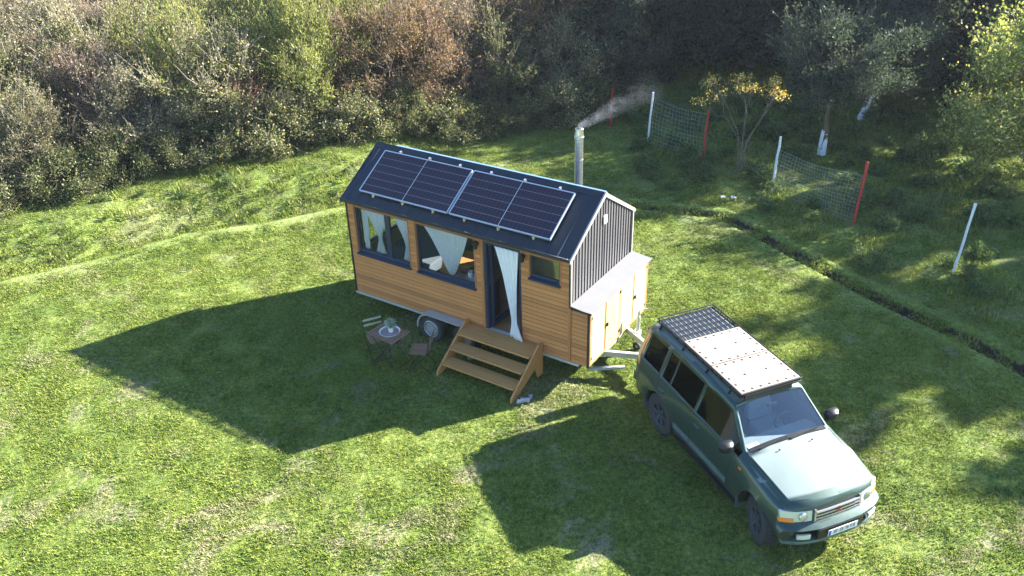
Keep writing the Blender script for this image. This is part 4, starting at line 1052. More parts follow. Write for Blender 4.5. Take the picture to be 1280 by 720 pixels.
# side repeaters, handles, mirrors, tail lamps, fuel flap, rear bumper
for s in (-1, 1):
    m = MB(); c = skin(2.26, 5.2, s, .006); m.bar(c-Vector((.03,0,0)), c+Vector((.03,0,0)), .03, .012, (0, s, 0)); m.build('side_repeater', M['amber'], car)
    for xx in (.05, 1.12):
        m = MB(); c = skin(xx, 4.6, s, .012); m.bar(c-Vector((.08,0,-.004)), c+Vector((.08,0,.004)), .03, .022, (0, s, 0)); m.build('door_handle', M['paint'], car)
    m = MB(); v = []
    for k, (dx, hw, hh) in enumerate(((-.06, .10, .085), (-.04, .12, .105), (.03, .11, .10), (.085, .06, .065))):
        for q in range(12): t = 2*math.pi*q/12; ct, st_ = math.cos(t), math.sin(t); v.append((2.0+dx, s*(.985)+math.copysign(abs(ct)**.5, ct)*hw, 1.22+math.copysign(abs(st_)**.5, st_)*hh*.85))
    m.add(v, [(i*12+k, i*12+(k+1)%12, (i+1)*12+(k+1)%12, (i+1)*12+k) for i in range(3) for k in range(12)]+[tuple(range(12)), tuple(36+k for k in range(12))])
    m.bar((2.02, s*.86, 1.15), (2.02, s*.95, 1.18), .06, .035); m.build('wing_mirror', M['black'], car, smooth=True, angle=50)
    m = MB(); m.add([tuple(skin(x, v, s, .006)) for x, v in ((-.95, 7.1), (-.79, 7.1), (-.80, 7.9), (-.93, 7.9))]+[tuple(skin(x, v, s, -.01)) for x, v in ((-.95, 7.1), (-.79, 7.1), (-.80, 7.9), (-.93, 7.9))], [(0,1,2,3),(0,4,5,1),(1,5,6,2),(2,6,7,3),(3,7,4,0)])
    m.build('tail_light', M['redlens'] if 0 else M['amber'], car)
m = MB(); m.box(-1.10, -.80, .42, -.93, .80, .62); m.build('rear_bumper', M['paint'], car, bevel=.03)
m = MB(); m.box(-1.012, -.60, 1.20, -.99, .60, 1.52); m.build('tailgate_glass', M['black'], car)
m = MB(); m.lathe([(.20,-.11),(.33,-.12),(.372,-.06),(.375,0),(.372,.06),(.33,.12),(.0,.13)], (-1,0,0), (-1.13, .05, .98), 36); m.build('spare_wheel', M['rubber'], car, smooth=True)
m = MB(); m.bar((-1.0, -.08, .38), (-1.22, -.08, .38), .06, .06); m.lathe([(0,.0),(.025,.0),(.025,.08),(0,.1)], (0,0,1), (-1.20, -.08, .38), 12); m.build('tow_bar', M['black'], car)
# inside
m = MB(); m.box(-.85, -.72, .40, 2.1, .72, .46); m.box(1.95, -.74, .45, 2.20, .74, .95); m.build('cabin_floor', M['black'], car)
m = MB(); m.add([(1.72,-.76,1.02),(1.72,.76,1.02),(2.16,.74,1.10),(2.16,-.74,1.10),(1.75,-.74,.80),(1.75,.74,.80),(2.2,.74,.8),(2.2,-.74,.8)], [(0,3,2,1),(4,5,6,7),(0,1,5,4),(1,2,6,5),(2,3,7,6),(3,0,4,7)])
m.build('dashboard', M['dash'], car, bevel=.03)
for s in (-1, 1):
    m = MB(); m.box(1.10, s*.38-.26, .55, 1.62, s*.38+.26, .72)
    m.add([(.98,s*.38-.25,.70),(1.12,s*.38-.25,.70),(1.12,s*.38+.25,.70),(.98,s*.38+.25,.70),(.80,s*.38-.21,1.30),(.90,s*.38-.21,1.32),(.90,s*.38+.21,1.32),(.80,s*.38+.21,1.30)], [(0,3,2,1),(4,5,6,7),(0,1,5,4),(1,2,6,5),(2,3,7,6),(3,0,4,7)])
    m.box(.78, s*.38-.12, 1.34, .88, s*.38+.12, 1.50)
    m.build('front_seat', M['seat'], car, bevel=.04)
m = MB(); m.box(-.30, -.66, .55, .20, .66, .72); m.box(-.42, -.66, .70, -.30, .66, 1.26); m.build('rear_seat', M['seat'], car, bevel=.04)
m = MB(); m.tube([(1.62+.06*math.sin(t)*0, .38+.17*math.cos(t), 1.02+.16*math.sin(t)) for t in [2*math.pi*k/20 for k in range(21)]], .014, 8, False); m.bar((1.62, .38, 1.02), (1.80, .38, .98), .06, .05); m.build('steering_wheel', M['black'], car, smooth=True)
m = MB(); m.box(1.72, -.09, 1.50, 1.75, .09, 1.56); m.build('rear_view_mirror', M['black'], car)
m = MB(); m.box(1.98, -.62, 1.09, 2.08, -.40, 1.11); m.build('dashboard_papers', M['cream'], car)
# roof rack
RX0, RX1, RYH, RZ = -.77, 1.67, .565, 1.845
rk = empty('roof_rack', (CX, CY, 0), CYAW); rk.parent = car; rk.location = (0,0,0); rk.rotation_euler = (0,0,0)
m = MB()
for z in (RZ-.012, RZ-.075):
    c = [(RX0,-RYH,z),(RX1,-RYH,z),(RX1,RYH,z),(RX0,RYH,z),(RX0,-RYH,z)]
    for p, q in zip(c[:-1], c[1:]): m.tube([p, q], .013, 8)
for s in (-1, 1):
    for k in range(13): x = RX0+.06+k*(RX1-RX0-.12)/12; m.tube([(x, s*RYH, RZ-.012), (x, s*RYH, RZ-.075)], .009, 6)
    for x in (RX0+.15, .1, .8, RX1-.25): m.bar((x, s*RYH, RZ-.07), (x, s*(RYH+.045), 1.70), .04, .02, (1,0,0))
for x in np.linspace(RX0+.1, RX1-.05, 10): m.bar((x, -RYH, RZ-.078), (x, RYH, RZ-.078), .03, .02)
m.build('rail', M['black'], rk)
m = MB(); m.box(RX1+.015, -RYH+.06, RZ-.13, RX1+.03, RYH-.2, RZ-.03); m.build('wind_deflector', M['black'], rk)
# slatted rear third
xs0, xs1 = RX0+.03, RX0+.80
m = MB()
for k in range(12): y = -RYH+.05+k*(2*RYH-.10)/11; m.box(xs0, y-.010, RZ-.048, xs1, y+.011, RZ-.036)
for k in range(6): x = xs0+.02+k*(xs1-xs0-.04)/5; m.box(x-.009, -RYH+.02, RZ-.036+.001, x+.012, RYH-.02, RZ-.026)
m.build('rack_grid', M['black'], rk)
m = MB(); m.box(xs0, -RYH+.02, RZ-.064, xs1, RYH-.02, RZ-.060); m.build('rack_floor', M['sheetgrey'], rk)
for k, (xa, xb) in enumerate(((RX0+.815, RX0+1.60), (RX0+1.615, RX1-.02))):
    m = MB(); m.box(xa, -RYH+.022, RZ-.022, xb, RYH-.022, RZ-.006); bd = m.build('rack_board', M['ply'], rk, bevel=.002)
    m = MB()
    def hole(x, y): m.lathe([(0,.0012),(.023,.0012),(.024,.0)], (0,0,1), (x, y, RZ-.006), 12)
    for q in range(7):
        y = -RYH+.09+q*(2*RYH-.18)/6; hole(xa+.05, y); hole(xb-.05, y)
    for q in (1, 2, 3):
        for y in (-RYH+.07, RYH-.07): hole(xa+.05+q*(xb-xa-.1)/4, y)
    for y in (-.2, .2): hole((xa+xb)/2, y)
    m.build('board_holes', M['black'], rk)
m = MB()
for x in (RX0+.81, RX0+1.607): m.box(x-.006, -RYH+.02, RZ-.026, x+.006, RYH-.02, RZ-.004)
m.build('cross_bar', M['black'], rk)
# ------------------------------------------------------------------ posts, wire, ditch-side things
def post(name, label, base, top, w, mat, group=None, cat='post'):
    z = tz(base[0], base[1]); b = Vector((base[0], base[1], z-.05)); t = Vector((base[0]+top[0], base[1]+top[1], z+top[2]))
    m = MB(); pts = [b.lerp(t, k/6) for k in range(7)]; r = random.Random(label)
    pts = [p+Vector((r.uniform(-.008,.008), r.uniform(-.008,.008), 0)) for p in pts]
    m.tube([p-b for p in pts], [w*.5*r.uniform(.9,1.1) for _ in pts], 8); m.lathe([(w*.48,0),(0,.012)], (0,0,1), t-b, 8)
    o = m.build(name, mat, None, smooth=True, angle=50); o.location = b
    tag(o, label, cat, group); return b, t
PG = 'painted fence posts beyond the ditch'
b1, t1 = post('fence_post', 'red post standing alone against the dark thicket behind the flue', (3.48,28.03), (.03,0,1.35), .06, M['redpost'], PG)
b2, t2 = post('fence_post', 'tall white post at the left end of the far wire fence', (4.48,26.4), (.08,-.1,1.72), .065, M['whitepost'], PG)
b3, t3 = post('fence_post', 'red post at the right end of the far wire fence', (5.92,24.74), (.05,.0,1.58), .065, M['redpost'], PG)
b4, t4 = post('fence_post', 'white post at the left end of the nearer wire fence', (7.36,22.3), (.05,.0,1.64), .065, M['whitepost'], PG)
b5, t5 = post('fence_post', 'red post at the right end of the nearer wire fence', (8.78,19.88), (.06,.0,1.70), .075, M['redpost'], PG)
b6, t6 = post('fence_post', 'white leaning post standing alone in rough grass near right edge', (10.2,17.35), (.09,.0,1.72), .065, M['whitepost'], PG)
def net(label, p0, q0, p1, q1, hi, cell, seed):
    r = random.Random(seed); m = MB(); n = int((p1-p0).length/cell); k = int((q0-p0).length*hi/cell)
    def S(u, v):
        P = p0.lerp(p1, u); Q = q0.lerp(q1, u); sag = .10*math.sin(u*math.pi)
        w = Vector((.03*math.sin(u*9+v*4+seed), .05*math.sin(u*7+v*3), -sag*v)); return P.lerp(Q, v*hi+.06)+w*math.sin(u*math.pi)**.3
    for i in range(n+1): m.tube([S(i/n, j/8) for j in range(9)], .003, 3, False)
    for j in range(k+1): m.tube([S(i/14, j/k) for i in range(15)], .003 if j < k else .004, 3, False)
    o = m.build('wire_netting', M['wire'], None); tag(o, label, 'wire netting', 'wire netting between the fence posts'); return o
net('coarse wire netting strung between the far white and red posts', b2, t2, b3, t3, .86, .135, 1)
net('sagging fine wire netting between the nearer white and red posts', b4, t4, b5, t5, .72, .10, 2)
def rag(label, x, y, seed):
    r = random.Random(seed); m = MB(); n = 6; z = tz(x, y)
    vs = [((i-2.5)*.028+r.uniform(-.01,.01), (j-2.5)*.022+r.uniform(-.01,.01), .03+r.uniform(0,.05)) for j in range(n) for i in range(n)]
    m.add(vs, [(j*n+i, j*n+i+1, (j+1)*n+i+1, (j+1)*n+i) for j in range(n-1) for i in range(n-1)])
    o = m.build('plastic_scrap', M['white'], None); o.location = (x, y, z+.04); tag(o, label, 'litter')
rag('white plastic scrap lying in grass just beyond the ditch', 5.92, 21.95, 4)
rag('small white scrap in the grass right of the larger scrap', 6.18, 21.85, 8)

# ------------------------------------------------------------------ plants
LM = {
 'grey':  leafmat('dry_olive_leaf', [(0,(.055,.055,.032)),(.25,(.15,.14,.085)),(.5,(.25,.215,.155)),(.68,(.20,.23,.085)),(.82,(.34,.27,.21)),(1,(.52,.45,.38))]),
 'mauve': leafmat('dull_mauve_leaf', [(0,(.065,.050,.042)),(.4,(.19,.145,.125)),(.65,(.20,.19,.10)),(.8,(.32,.24,.20)),(1,(.48,.38,.33))]),
 'willow':leafmat('yellow_green_leaf', [(0,(.11,.14,.040)),(.5,(.235,.265,.090)),(1,(.40,.40,.17))]),
 'rust':  leafmat('rust_leaf', [(0,(.050,.038,.028)),(.35,(.14,.09,.065)),(.6,(.15,.155,.060)),(.78,(.30,.17,.12)),(1,(.44,.29,.20))]),
 'pink':  leafmat('pink_red_leaf', [(0,(.10,.055,.035)),(.5,(.24,.12,.085)),(1,(.46,.19,.16))]),
 'bramble': leafmat('bramble_leaf', [(0,(.045,.058,.026)),(.45,(.105,.135,.052)),(.8,(.21,.22,.10)),(1,(.48,.42,.30))]),
 'olive': leafmat('olive_leaf', [(0,(.045,.055,.024)),(.35,(.115,.135,.050)),(.55,(.20,.17,.11)),(.75,(.22,.26,.085)),(.88,(.30,.22,.17)),(1,(.48,.43,.32))]),
 'green': leafmat('mid_green_leaf', [(0,(.042,.058,.022)),(.5,(.105,.135,.050)),(1,(.24,.25,.11))]),
 'dark':  leafmat('dark_evergreen_leaf', [(0,(.026,.036,.028)),(.6,(.055,.072,.055)),(1,(.11,.13,.095))]),
 'blue':  leafmat('blue_green_leaf', [(0,(.030,.048,.038)),(.6,(.060,.088,.068)),(1,(.10,.13,.10))]),
 'lime':  leafmat('lime_yellow_leaf', [(0,(.08,.120,.035)),(.4,(.165,.220,.070)),(.8,(.27,.31,.10)),(1,(.44,.43,.16))], .4),
 'yellow':leafmat('yellow_leaf', [(0,(.38,.24,.05)),(.6,(.66,.47,.10)),(1,(.80,.66,.24))], .4),
 'weed':  leafmat('weed_leaf', [(0,(.035,.065,.020)),(.5,(.080,.135,.040)),(1,(.17,.23,.09))]),
}
BK = {'pale': simple('pale_bark', (.27,.225,.175), .85, 0, .3, 7, .3), 'brown': simple('brown_bark', (.12,.085,.06), .9, 0, .3, 7, .3),
      'red': simple('reddish_bark', (.19,.135,.105), .85, 0, .25, 7, .2), 'grey': simple('grey_bark', (.22,.20,.18), .9, 0, .3, 7, .3)}
def np_tubes(segs, sides=3):
    """segs: arrays p0,p1,r0,r1"""
    p0, p1, r0, r1 = segs; d = p1-p0; d /= np.linalg.norm(d, axis=1)[:, None]+1e-9
    ref = np.where(np.abs(d[:, 2:3]) > .9, np.array([[1., 0, 0]]), np.array([[0, 0, 1.]])); a = np.cross(d, ref); a /= np.linalg.norm(a, axis=1)[:, None]; b = np.cross(d, a)
    th = 2*np.pi*np.arange(sides)/sides
    ring = a[:, None]*np.cos(th)[None, :, None]+b[:, None]*np.sin(th)[None, :, None]
    v = np.concatenate([p0[:, None]+ring*r0[:, None, None], p1[:, None]+ring*r1[:, None, None]], 1)
    n = len(p0); k = np.arange(sides); f = np.stack([k, (k+1) % sides, sides+(k+1) % sides, sides+k], -1)
    F = (np.arange(n)*2*sides)[:, None, None]+f[None]
    return v.reshape(-1, 3), F.reshape(-1, 4)
def plant(seed, Hh, Rr, th, tr, stems, clumps, rc, leaves, ll, lw, twigs, tl, tw, leaf, bark, flat=.75, up=.4, plume=0., lo=.0, shell=.5, leafless=0., along=0.):
    """returns (wood mesh, leaf mesh): stems fork to clump centres, twigs leave the clumps, leaves sit round the twigs"""
    r = np.random.RandomState(seed)
    d = r.randn(clumps, 3); d /= np.linalg.norm(d, axis=1)[:, None]; q = shell+(1-shell)*r.rand(clumps)**.6
    cz = (th+lo+Hh)/2; hz = (Hh-th-lo)/2
    lump = 1+.22*np.sin(3*np.arctan2(d[:, 1], d[:, 0])+seed)+.15*r.randn(clumps)
    C = np.stack([d[:, 0]*Rr*q*lump, d[:, 1]*Rr*q*lump, cz+d[:, 2]*hz*q*(1+.12*r.randn(clumps))], -1); C[:, 2] = np.maximum(C[:, 2], .12)
    if th == 0: C[:, :2] *= (1-.25*np.clip(C[:, 2:3]/Hh, 0, 1))
    P0, P1, R0, R1 = [], [], [], []
    if th > 0:
        lean = r.randn(2)*.05*th; top = np.array([lean[0], lean[1], th]); kk = 5; prev = np.zeros(3)
        for k in range(1, kk+1):
            p = top*(k/kk)+np.array([*(r.randn(2)*.02*th), 0])*(k < kk); P0.append(prev); P1.append(p); R0.append(tr*(1.25-.6*(k-1)/kk)); R1.append(tr*(1.25-.6*k/kk)); prev = p
        roots = [prev]
    else: roots = [np.array([*(r.randn(2)*.12*Rr), 0.]) for _ in range(max(3, stems))]
    mids = []
    for s in range(stems):
        c = C[r.randint(clumps)]; rt = roots[s % len(roots)]
        m_ = rt+(c-rt)*.45+np.array([*(r.randn(2)*.08*Rr), .12*Hh*r.rand()]); mids.append(m_)
        rad = tr*(.55 if th > 0 else .5); P0.append(rt-np.array([0, 0, .03])); P1.append(m_); R0.append(rad); R1.append(rad*.6)
    mids = np.array(mids)
    for c in C:
        k = np.argmin(np.linalg.norm(mids-c, axis=1)+r.rand(len(mids))*.3*Rr); m_ = mids[k]; md = m_+(c-m_)*.55+r.randn(3)*.07*Rr
        P0 += [m_, md]; P1 += [md, c]; R0 += [tr*.3, tr*.18]; R1 += [tr*.18, tr*.08]
    W = [np.array(P0), np.array(P1), np.array(R0), np.array(R1)]
    ti = r.randint(clumps, size=twigs); dirs = r.randn(twigs, 3)*.8+(C[ti]-np.array([0, 0, cz*.7]))/(Rr+.01)*.9; dirs[:, 2] += plume+.2; dirs /= np.linalg.norm(dirs, axis=1)[:, None]
    t0 = C[ti]+r.randn(twigs, 3)*rc*.25; L = tl*(.5+r.rand(twigs))[:, None]; t1 = t0+dirs*L*.55; dir2 = dirs+r.randn(twigs, 3)*.25; dir2[:, 2] += .1; t2 = t1+dir2*L*.45
    t1[:, 2] = np.maximum(t1[:, 2], .03); t2[:, 2] = np.maximum(t2[:, 2], .03)
    wr = tw*(.6+.8*r.rand(twigs)); v, f = np_tubes([np.concatenate([W[0], t0, t1]), np.concatenate([W[1], t1, t2]), np.concatenate([W[2], wr, wr*.7]), np.concatenate([W[3], wr*.7, wr*.3])], 4 if tr > .07 else 3)
    wm = npmesh('stems', v, f, 4); wm.materials.append(BK[bark]); wm.shade_smooth()
    # leaves: some round clumps, some along twigs
    n1 = int(leaves*(1-along)); ci = r.randint(clumps, size=n1); g = r.randn(n1, 3); gr = np.linalg.norm(g, axis=1)[:, None]; g = g/gr*rc*(r.rand(n1, 1)**.42)*(.7+.6*((ci*7919 % 13)/13.))[:, None]
    g[:, 2] *= flat; p = C[ci]+g
    n2 = leaves-n1; wi = r.randint(twigs, size=n2); s = r.rand(n2, 1); pa = np.where(s < .5, t0[wi]+(t1[wi]-t0[wi])*s*2, t1[wi]+(t2[wi]-t1[wi])*(s*2-1))+r.randn(n2, 3)*ll*.5
    P = np.concatenate([p, pa]); O = np.concatenate([g/(rc+1e-6), dirs[wi]]); keep = P[:, 2] > .0; P, O = P[keep], O[keep]
    lf = leafmesh('foliage', P, ll, lw, r, LM[leaf], None, O, up, False)
    return wm, lf.data
KIND = {}
def kind(k, n, s0=0, **kw):
    KIND[k] = [plant(s0+i*17+hash_(k), **kw) for i in range(n)]
def hash_(s): return sum(ord(c)*(i+3) for i, c in enumerate(s)) % 997
kind('grey', 3, Hh=3.4, Rr=1.5, th=0, tr=.045, stems=9, clumps=46, rc=.46, leaves=17500, ll=.070, lw=.044, twigs=650, tl=.6, tw=.006, leaf='grey', bark='pale', plume=.6, along=.45)
kind('mauve', 2, Hh=3.6, Rr=1.6, th=0, tr=.045, stems=9, clumps=46, rc=.42, leaves=14500, ll=.065, lw=.040, twigs=1000, tl=.65, tw=.006, leaf='mauve', bark='red', plume=.6, along=.55)
kind('olive', 3, Hh=3.3, Rr=1.55, th=0, tr=.04, stems=8, clumps=44, rc=.42, leaves=17500, ll=.066, lw=.044, twigs=500, tl=.7, tw=.007, leaf='olive', bark='pale', plume=.5, along=.4)
kind('willow', 3, Hh=3.8, Rr=1.4, th=0, tr=.045, stems=8, clumps=34, rc=.38, leaves=19000, ll=.11, lw=.028, twigs=600, tl=.85, tw=.007, leaf='willow', bark='brown', plume=1.3, up=.9, along=.45, flat=1.3)
kind('rust', 3, Hh=4.0, Rr=1.8, th=0, tr=.05, stems=9, clumps=50, rc=.45, leaves=17500, ll=.075, lw=.046, twigs=800, tl=.7, tw=.0065, leaf='rust', bark='red', plume=.4, along=.4)
kind('bramble', 3, Hh=1.7, Rr=1.35, th=0, tr=.03, stems=10, clumps=44, rc=.38, leaves=11500, ll=.070, lw=.052, twigs=420, tl=.6, tw=.006, leaf='bramble', bark='brown', plume=.1, along=.2)
kind('green', 3, Hh=3.6, Rr=1.7, th=0, tr=.05, stems=8, clumps=46, rc=.45, leaves=13500, ll=.075, lw=.052, twigs=450, tl=.7, tw=.008, leaf='green', bark='brown', plume=.3, along=.3)
kind('pink', 1, Hh=2.2, Rr=.8, th=0, tr=.03, stems=6, clumps=16, rc=.30, leaves=2600, ll=.07, lw=.05, twigs=250, tl=.5, tw=.006, leaf='pink', bark='red', plume=.4, along=.4)
kind('dark', 3, Hh=8.0, Rr=2.7, th=1.6, tr=.16, stems=9, clumps=90, rc=.78, leaves=32000, ll=.15, lw=.10, twigs=700, tl=.9, tw=.010, leaf='dark', bark='brown', lo=-1.4, along=.15, flat=.8)
kind('blue', 2, Hh=4.1, Rr=1.8, th=1.75, tr=.085, stems=9, clumps=60, rc=.50, leaves=30000, ll=.075, lw=.042, twigs=900, tl=.6, tw=.006, leaf='blue', bark='brown', along=.3, shell=.3, flat=.6)
kind('lime', 1, Hh=5.2, Rr=2.5, th=.7, tr=.10, stems=10, clumps=85, rc=.55, leaves=44000, ll=.095, lw=.062, twigs=900, tl=.9, tw=.007, leaf='lime', bark='brown', along=.35, lo=-.4, plume=.6)
kind('weed', 3, Hh=.42, Rr=.38, th=0, tr=.006, stems=9, clumps=22, rc=.13, leaves=1100, ll=.08, lw=.032, twigs=50, tl=.2, tw=.003, leaf='weed', bark='pale', plume=.6, along=.25)
CAT = {'dark': 'tree', 'blue': 'tree', 'lime': 'tree', 'weed': 'weed', 'bramble': 'bramble'}
def put(k, x, y, s, label, group=None, rz=None, name=None, sz=1., r=random):
    wm, lm = KIND[k][r.randrange(len(KIND[k]))]
    tree = CAT.get(k) == 'tree'
    z = tz(x, y) if abs(x) < 30 and y < 45 else 0
    e = empty(name or {'dark': 'woodland_tree', 'blue': 'orchard_tree', 'lime': 'leafy_tree', 'weed': 'weed', 'bramble': 'bramble_bush', 'willow': 'willow_shrub'}.get(k, 'thicket_shrub'), (x, y, z-.03), rz if rz is not None else r.uniform(0, 6.28))
    e.scale = (s, s, s*sz); tag(e, label, CAT.get(k, 'shrub'), group)
    a = bpy.data.objects.new('trunk' if tree else 'stems', wm); link(a, e)
    b = bpy.data.objects.new('crown' if tree else 'foliage', lm); link(b, e); return e

rv = random.Random(11)
def edge_y(x):   # where the thicket starts
    pts = [(-30,12),(-17,17.6),(-13.1,20.2),(-11,21.7),(-8.7,23.4),(-6.75,24.0),(-4.9,25.0),(-2,26.6),(.4,27.5),(2.8,28.0),(4.6,30.0),(6.5,31.3),(8,31.8),(11.1,32.2),(15,29.6),(17,27.2),(20,24),(30,20)]
    for (x0, y0), (x1, y1) in zip(pts[:-1], pts[1:]):
        if x0 <= x <= x1: return y0+(y1-y0)*(x-x0)/(x1-x0)
    return 30
LB = {'grey': ('grey brown twiggy shrub in the left thicket', 'grey twiggy shrubs of the left thicket'),
 'mauve': ('dull mauve leafless shrub in the left thicket', 'leafless shrubs of the left thicket'),
 'willow': ('feathery yellow green shrub in the upper left thicket', 'yellow green shrubs of the upper thicket'),
 'rust': ('rust brown shrub in the upper middle of the thicket', 'rust brown shrubs above the house'),
 'green': ('dull green shrub in the thicket behind the house', 'dull green shrubs of the thicket'),
 'dark': ('dark shaded tree in the wood at upper right', 'dark trees of the shaded wood'),
 'olive': ('olive green small leaved shrub in the thicket', 'olive green shrubs of the thicket'),
 'bramble': ('dark green bramble clump at the foot of the thicket', 'brambles along the thicket edge')}
def add(k, x, y, s, sz=1.): put(k, x, y, s, LB[k][0], LB[k][1], sz=sz, r=rv)
# bramble and ivy skirt along the edge
x = -17.
while x < 5.2:
    add('bramble', x+rv.uniform(-.2,.2), edge_y(x)+.75+rv.uniform(-.1,.35), rv.uniform(.6,1.0), rv.uniform(.8,1.2)); x += rv.uniform(1.05,1.5)
# the mass behind
def pick(x, y, dy):
    """which sort grows where, by its bearing from the camera and its depth in the thicket"""
    t = rv.random(); v = Vector((x, y, 2.2-CAMH)); px = 640+FPX*v.dot(xr)/v.dot(f_); py = 360-FPX*v.dot(ur)/v.dot(f_)
    def ch(*a):
        c = 0
        for k_, p_ in a:
            c += p_
            if t < c: return k_
        return a[-1][0]
    if x > 3.2 or px > 745: return ch(('dark', .8), ('green', .2))
    if py > 165: return ch(('olive', .40), ('bramble', .18), ('green', .17), ('grey', .25)) if px < 420 else ch(('green', .4), ('olive', .4), ('bramble', .2))
    if px < 225: return ch(('grey', .44), ('mauve', .30), ('olive', .18), ('willow', .08))
    if px < 440: return ch(('willow', .82), ('olive', .10), ('mauve', .04), ('grey', .04)) if py < 150 else ch(('olive', .35), ('grey', .25), ('willow', .15), ('rust', .25))
    if py < 100: return ch(('rust', .5), ('mauve', .2), ('olive', .2), ('green', .1))
    return ch(('olive', .42), ('green', .25), ('rust', .18), ('grey', .15))
yy = 0
for row in range(13):
    dy = 1.9+row*1.75
    x = -27. + (row % 2)*.8
    while x < 19:
        y = edge_y(x)+dy+rv.uniform(-.5, .5); xx = x+rv.uniform(-.4, .4)
        if abs(xx) < .60*y+1.5 and y < 47 and not (xx < -.53*y+3.4 and y > 42):
            if xx <= 3.2 or (dy > 1.5 and row % 2 == 0): 
                k = pick(xx, y, dy)
                if k == 'dark': add(k, xx, y, rv.uniform(.5, .68) if xx < 9 else rv.uniform(.7, 1.05))
                else: add(k, xx, y, rv.uniform(.8, 1.15)*(1.0 if xx < -9 else 1.1)*(1 if dy > 2.5 else .85))
        x += 2.05 if x < 3 else 2.6
put('pink', -7.9, 24.9, 1.0, 'pink red shrub in the sunlit face of the thicket', r=rv)
put('pink', -5.4, 26.6, 1.0, 'smaller pinkish shrub higher up in the thicket', r=rv)
# orchard corner at the right
o1 = put('blue', 9.61, 24.94, 1.0, 'blue green orchard tree with a whitewashed trunk foot', rz=1., r=rv)
o2 = put('blue', 12.0, 28.2, .95, 'orchard tree behind, with a slanting whitewashed trunk', rz=2.6, r=rv)
def whitewash(tree, h, r_, tilt):
    m = MB(); m.tube([(0,0,.0), (tilt*.5,0,h*.5), (tilt,0,h)], [r_*1.1, r_, r_*.8], 10); m.build('whitewashed_bark', M['whitepost'], tree, smooth=True)
whitewash(o1, .80, .125, 0.0)
o2.rotation_euler = (0, R(12), 2.6*0); whitewash(o2, .95, .125, 0.03)
put('lime', 14.8, 22.9, .95, 'large yellow green leafy tree catching sun at the right edge', rz=.6, r=rv)
put('green', 12.9, 31.2, .75, 'low brownish shrub under the dark wood behind the orchard trees', r=rv)
put('rust', 14.6, 30.6, .5, 'small rust tinged shrub at the back of the orchard clearing', r=rv)
put('green', 16.9, 28.6, .9, 'green shrub behind the large yellow green tree', r=rv)
# small yellow topped tree: bare forking stems, leaves only at the tips
def yellowtree():
    r = np.random.RandomState(5); e = empty('young_tree', (6.75, 23.6, tz(6.75, 23.6)-.02)); tag(e, 'small flat topped tree with bare stems and yellow leaves', 'tree')
    P0, P1, A, B = [], [], [], []; tips = []
    def grow(p, d, L, rad, dep):
        q = p+d*L; mid = p+d*L*.5+r.randn(3)*.03; P0.extend([p, mid]); P1.extend([mid, q]); A.extend([rad, rad*.85]); B.extend([rad*.85, rad*.7])
        if dep == 0: tips.append(q); return
        for k in range(3 if dep > 1 else 4):
            d2 = d*.75+r.randn(3)*np.array([.48, .48, .16]); d2[2] = abs(d2[2])*.6+.42; d2 /= np.linalg.norm(d2); grow(q, d2, L*.72, rad*.62, dep-1)
    for k in range(6):
        a = 2*math.pi*k/6+r.rand()*.5; tgt = np.array([math.cos(a)*.62, math.sin(a)*.55, 1.75+.25*r.rand()]); m1 = np.array([math.cos(a)*.16, math.sin(a)*.14, .95+.25*r.rand()])
        P0.extend([np.array([0, 0, .02*k]), m1]); P1.extend([m1, tgt]); A.extend([.017, .010]); B.extend([.010, .007])
        for _ in range(2): grow(tgt, np.array([math.cos(a)*.45+r.randn()*.3-.12, math.sin(a)*.45+r.randn()*.3, .75]), .40, .0075, 2)
    T = np.array(tips); T[:, 2] = np.clip(T[:, 2], 2.15, 2.75+.08*r.randn(len(T)))
    v, f = np_tubes([np.array(P0), np.array(P1), np.array(A), np.array(B)], 5)
    me = npmesh('trunk', v, f, 4); me.materials.append(BK['red']); me.shade_smooth(); link(bpy.data.objects.new('trunk', me), e)
    n = len(T)*9; ci = r.randint(len(T), size=n); sel = (r.rand(len(T)) < .75) & (T[:, 2] > 2.2); ci = ci[sel[ci]]
    leafmesh('crown', T[ci]+r.randn(len(ci), 3)*np.array([.08, .08, .06]), .05, .032, r, LM['yellow'], e, None, .5)
yellowtree()
# weeds on the rough ground
for i in range(120):
    for _ in range(30):
        x, y = rv.uniform(-14, 14), rv.uniform(14, 30)
        z, s_, ro_ = terrain(np.array([x]), np.array([y]), True)
        if ro_[0] > .6 and s_[0] < .05 and abs(x) < .6*y+1 and y < edge_y(x)-.3: break
    else: continue
    if x < 0 and rv.random() < .6: continue
    put('weed', x, y, rv.uniform(.5, 1.15) if x > 0 else rv.uniform(.3, .55), 'leafy weed clump in the rough grass', 'weed clumps in the rough grass', r=rv)
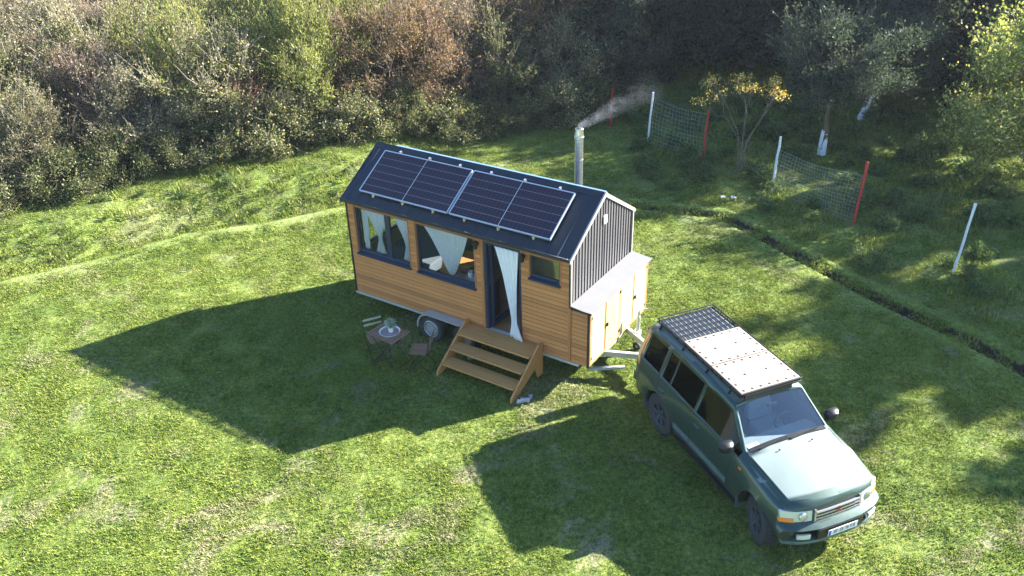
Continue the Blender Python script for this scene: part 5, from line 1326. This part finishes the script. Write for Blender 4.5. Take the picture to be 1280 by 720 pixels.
# wood outside the picture on the sunward side: it shades the right of the clearing
def sunward_wood():
    r = np.random.RandomState(3); P = []; segs = [[], [], [], []]
    for c0, X0, h, rad, dens in SUNWOOD:
        y0 = c0+.3839*X0; n = int(4600*dens*rad)
        K_ = r.randn(26, 3); K_ /= np.linalg.norm(K_, axis=1)[:, None]; K_ *= (.5+.5*r.rand(26, 1)); K_ = K_*np.array([rad, rad, h*.36])+np.array([X0, y0, h*.62])
        ci = r.randint(26, size=n); g = r.randn(n, 3); g = g/np.linalg.norm(g, axis=1)[:, None]*(r.rand(n, 1)**.4)*rad*.42; P.append(K_[ci]+g)
        segs[0].append([X0, y0, 0]); segs[1].append([X0, y0, h*.7]); segs[2].append(.2); segs[3].append(.1)
        for q in K_: segs[0].append([X0, y0, h*.4]); segs[1].append(q); segs[2].append(.07); segs[3].append(.03)
    P = np.concatenate(P); o = leafmesh('woodland', P, .26, .17, r, LM['dark'], None, None, .4)
    tag(o, 'dark wood standing beyond the right edge of the clearing', 'wood', None, 'stuff')
    v, f = np_tubes([np.array(segs[0], float), np.array(segs[1], float), np.array(segs[2]), np.array(segs[3])], 6)
    me = npmesh('wood_trunks', v, f, 4); me.materials.append(BK['grey']); t = bpy.data.objects.new('trunks', me); link(t, o)
SUNWOOD = [(7.9,26.5,11.3,1.2,.8),(8.9,29,13.4,1.4,.9),(9.9,26,12.0,1.6,1),(11.2,27.5,12.9,1.75,1),(13.0,27,12.3,1.5,.9),(15.0,28,11.0,1.2,.6),(17.0,31,8.6,1.2,.5),(19.6,28,9.0,1.3,.6),
           (22.2,29,11.8,1.5,.8),(24.4,31,14.5,2.3,1.2),(27.5,32,15.8,2.6,1.3),(31,33,16.5,3,1.4),(35,34,17,3,1.4),(39,36,17.5,3.2,1.4),(44,38,18,3.5,1.4)]
sunward_wood()

# thin air between the camera and the far trees
def haze():
    m, nt, out = new_mat('air'); pv = N(nt, 'ShaderNodeVolumePrincipled'); pv.inputs['Color'].default_value = (.80,.88,1,1); pv.inputs['Density'].default_value = .0003; pv.inputs['Anisotropy'].default_value = .2
    nt.links.new(pv.outputs[0], out.inputs[1])
    o = MB().box(-950, -320, -2, 950, 1250, 24).build('haze', m, None); tag(o, 'thin bluish air over the clearing', 'haze', None, 'stuff')
haze()
